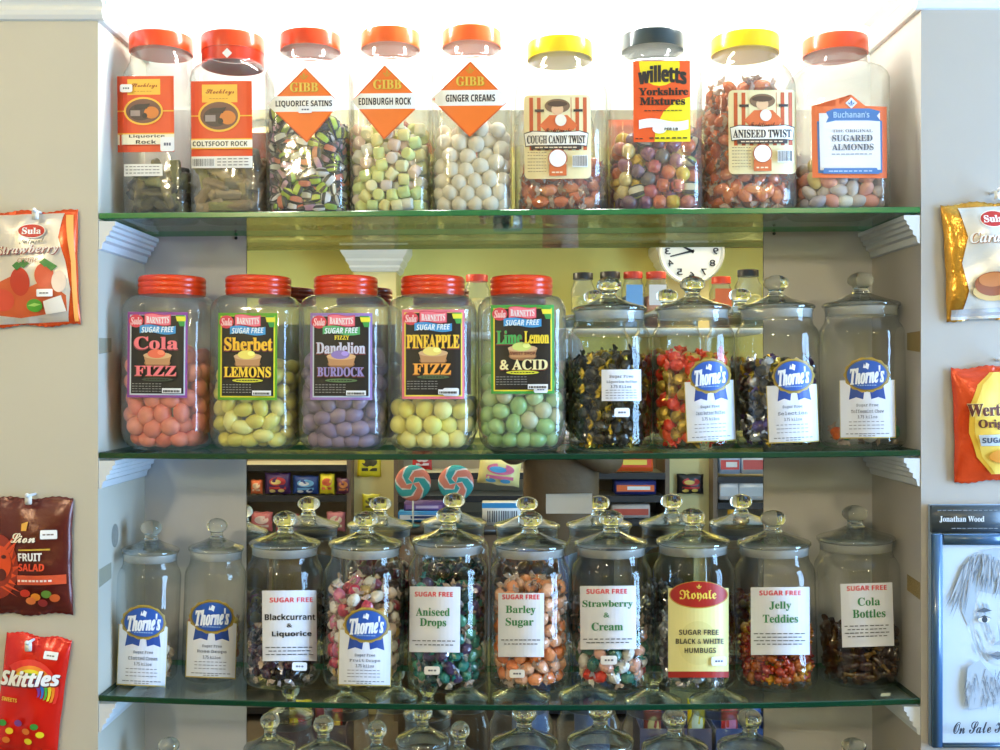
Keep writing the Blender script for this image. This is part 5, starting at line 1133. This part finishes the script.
for x in (-.03, .03):
    bm = bmesh.new(); bmesh.ops.create_uvsphere(bm, u_segments=10, v_segments=8, radius=.011); link('eye', mesh_of('eye', bm, mat((40,34,30), .2)), per, (x, .088, 1.635))
bm = bmesh.new(); bmesh.ops.create_cone(bm, segments=10, radius1=.016, radius2=.006, depth=.045, cap_ends=True)
for v in bm.verts: v.co = Vector((v.co.x, v.co.y-.010*v.co.z/.022+.105, v.co.z+1.615))
link('nose', mesh_of('nose', bm, SKN), per)
# fingers round the small camera
for sx, bx in ((-1, -.285), (1, -.105)):
    for k in range(4):
        z = 1.545-.017*k; ln = (.0, .006, .004, -.004)[k]
        skin_chain([(bx-.004*sx, .245, z-.012), (bx, .268+ln, z), (bx-sx*.016, .282+ln, z+.001)], [(0,1),(1,2)], [.010,.0085,.0075], 'finger', SKN, per, sub=1)
    skin_chain([(bx, .238, 1.50), (bx-sx*.016, .246, 1.515), (bx-sx*.034, .250, 1.528)], [(0,1),(1,2)], [.012,.010,.008], 'thumb', SKN, per, sub=1)
pc = thing('compact_camera', 'small silver compact camera held by the person in the mirror', 'camera', (PX-.195, PY+.272, 1.548))
bm = bmesh.new(); bevel_box(bm, -.05, .05, -.012, .010, -.028, .028, .004); link('camera_body', mesh_of('camera_body', bm, mat((176,178,184), .3, metal=.7)), pc)
bm = bmesh.new(); bmesh.ops.create_cone(bm, segments=28, radius1=.022, radius2=.020, depth=.02, cap_ends=True, matrix=Matrix.Translation((0,.019,0)) @ Matrix.Rotation(-PI/2, 4, 'X')); link('lens', sharp(mesh_of('lens', bm, mat((50,50,56), .25, metal=.4))), pc)

# ------------------------------------------------------------------ lights
def area(name, loc, rot, sx, sy, power, col, spread=PI):
    l = bpy.data.lights.new(name, 'AREA'); l.shape = 'RECTANGLE'; l.size = sx; l.size_y = sy; l.energy = power; l.color = col; l.spread = spread
    o = bpy.data.objects.new(name, l); COL.objects.link(o); o.location = loc; o.rotation_euler = rot; return o
# fluorescent strip inside the head of the niche
st = thing('strip_light', 'white fluorescent strip light under the head of the alcove', 'light', (.014, 1.60, NT-.001))
bm = bmesh.new(); bevel_box(bm, -.5, .5, -.03, .03, -.035, 0, .003); link('batten', mesh_of('batten', bm, WHITE), st)
bm = bmesh.new(); bmesh.ops.create_cone(bm, segments=16, radius1=.013, radius2=.013, depth=.94, cap_ends=True, matrix=Matrix.Translation((0,0,-.052)) @ Matrix.Rotation(PI/2, 4, 'Y')); link('tube', mesh_of('tube', bm, mat((255,246,226), .5, emit=6)), st)
for sx in (-.485, .485):
    bm = bmesh.new(); bevel_box(bm, sx-.012, sx+.012, -.018, .018, -.07, -.035, .003); link('tube_holder', mesh_of('tube_holder', bm, WHITE), st)
area('strip_lamp', (.014, 1.60, NT-.075), (0, 0, 0), .94, .03, 9, (.95, 1, .93))
# warm ceiling lamps
def ceiling_lamp(x, y, power, label, r=.14, col=(1,.89,.66)):
    t = thing('ceiling_lamp', label, 'light', (x, y, ZC), group='round lamps on the shop ceiling')
    bm = bmesh.new(); loft(bm, [(-.03, r*1.05, 2), (0, r*1.05, 2)], 36); link('lamp_base', sharp(mesh_of('lamp_base', bm, WHITE)), t)
    bm = bmesh.new(); loft(bm, [(-.085, r*.2, 2), (-.08, r*.55, 2), (-.065, r*.85, 2), (-.031, r, 2)], 36); link('lamp_shade', mesh_of('lamp_shade', bm, mat((255,222,160), .4, emit=5)), t)
    l = bpy.data.lights.new('lamp', 'POINT'); l.energy = power; l.color = col; l.shadow_soft_size = .10
    o = bpy.data.objects.new('lamp', l); COL.objects.link(o); o.location = (x, y, ZC-.20)
ceiling_lamp(-1.0, -1.26, 58, 'round ceiling lamp near the back left corner of the shop')
ceiling_lamp(1.25, -1.22, 26, 'round ceiling lamp near the back right corner of the shop')
ceiling_lamp(-1.3, .50, 6, 'round ceiling lamp towards the sweet shelves on the left')
# daylight through the shop window
area('window_daylight', (XR+.16, (WY0+WY1)/2, (WZ0+WZ1)/2), (0, PI/2, 0), WZ1-WZ0, WY1-WY0, 138, (.34, .60, 1))
w = bpy.data.worlds.new('sky'); S.world = w; w.use_nodes = True
w.node_tree.nodes['Background'].inputs[0].default_value = (.62,.78,1,1); w.node_tree.nodes['Background'].inputs[1].default_value = 1.2

# ------------------------------------------------------------------ camera
cam = bpy.data.cameras.new('camera'); cam.lens = F*36/1000; cam.sensor_width = 36; cam.clip_start = .02
co = bpy.data.objects.new('camera', cam); COL.objects.link(co); co.location = (0, 0, CZ); co.rotation_euler = (PI/2, 0, 0); S.camera = co
V_ = S.view_settings; V_.view_transform = 'Standard'; V_.look = 'None'; V_.gamma = 1; V_.use_curve_mapping = False; V_.exposure = 0.12
S.display_settings.display_device = 'sRGB'
cy = S.cycles; cy.max_bounces = 14; cy.transparent_max_bounces = 40; cy.transmission_bounces = 12; cy.glossy_bounces = 6; cy.diffuse_bounces = 4
cy.sample_clamp_indirect = 4; cy.caustics_refractive = False; cy.caustics_reflective = False; cy.use_denoising = True
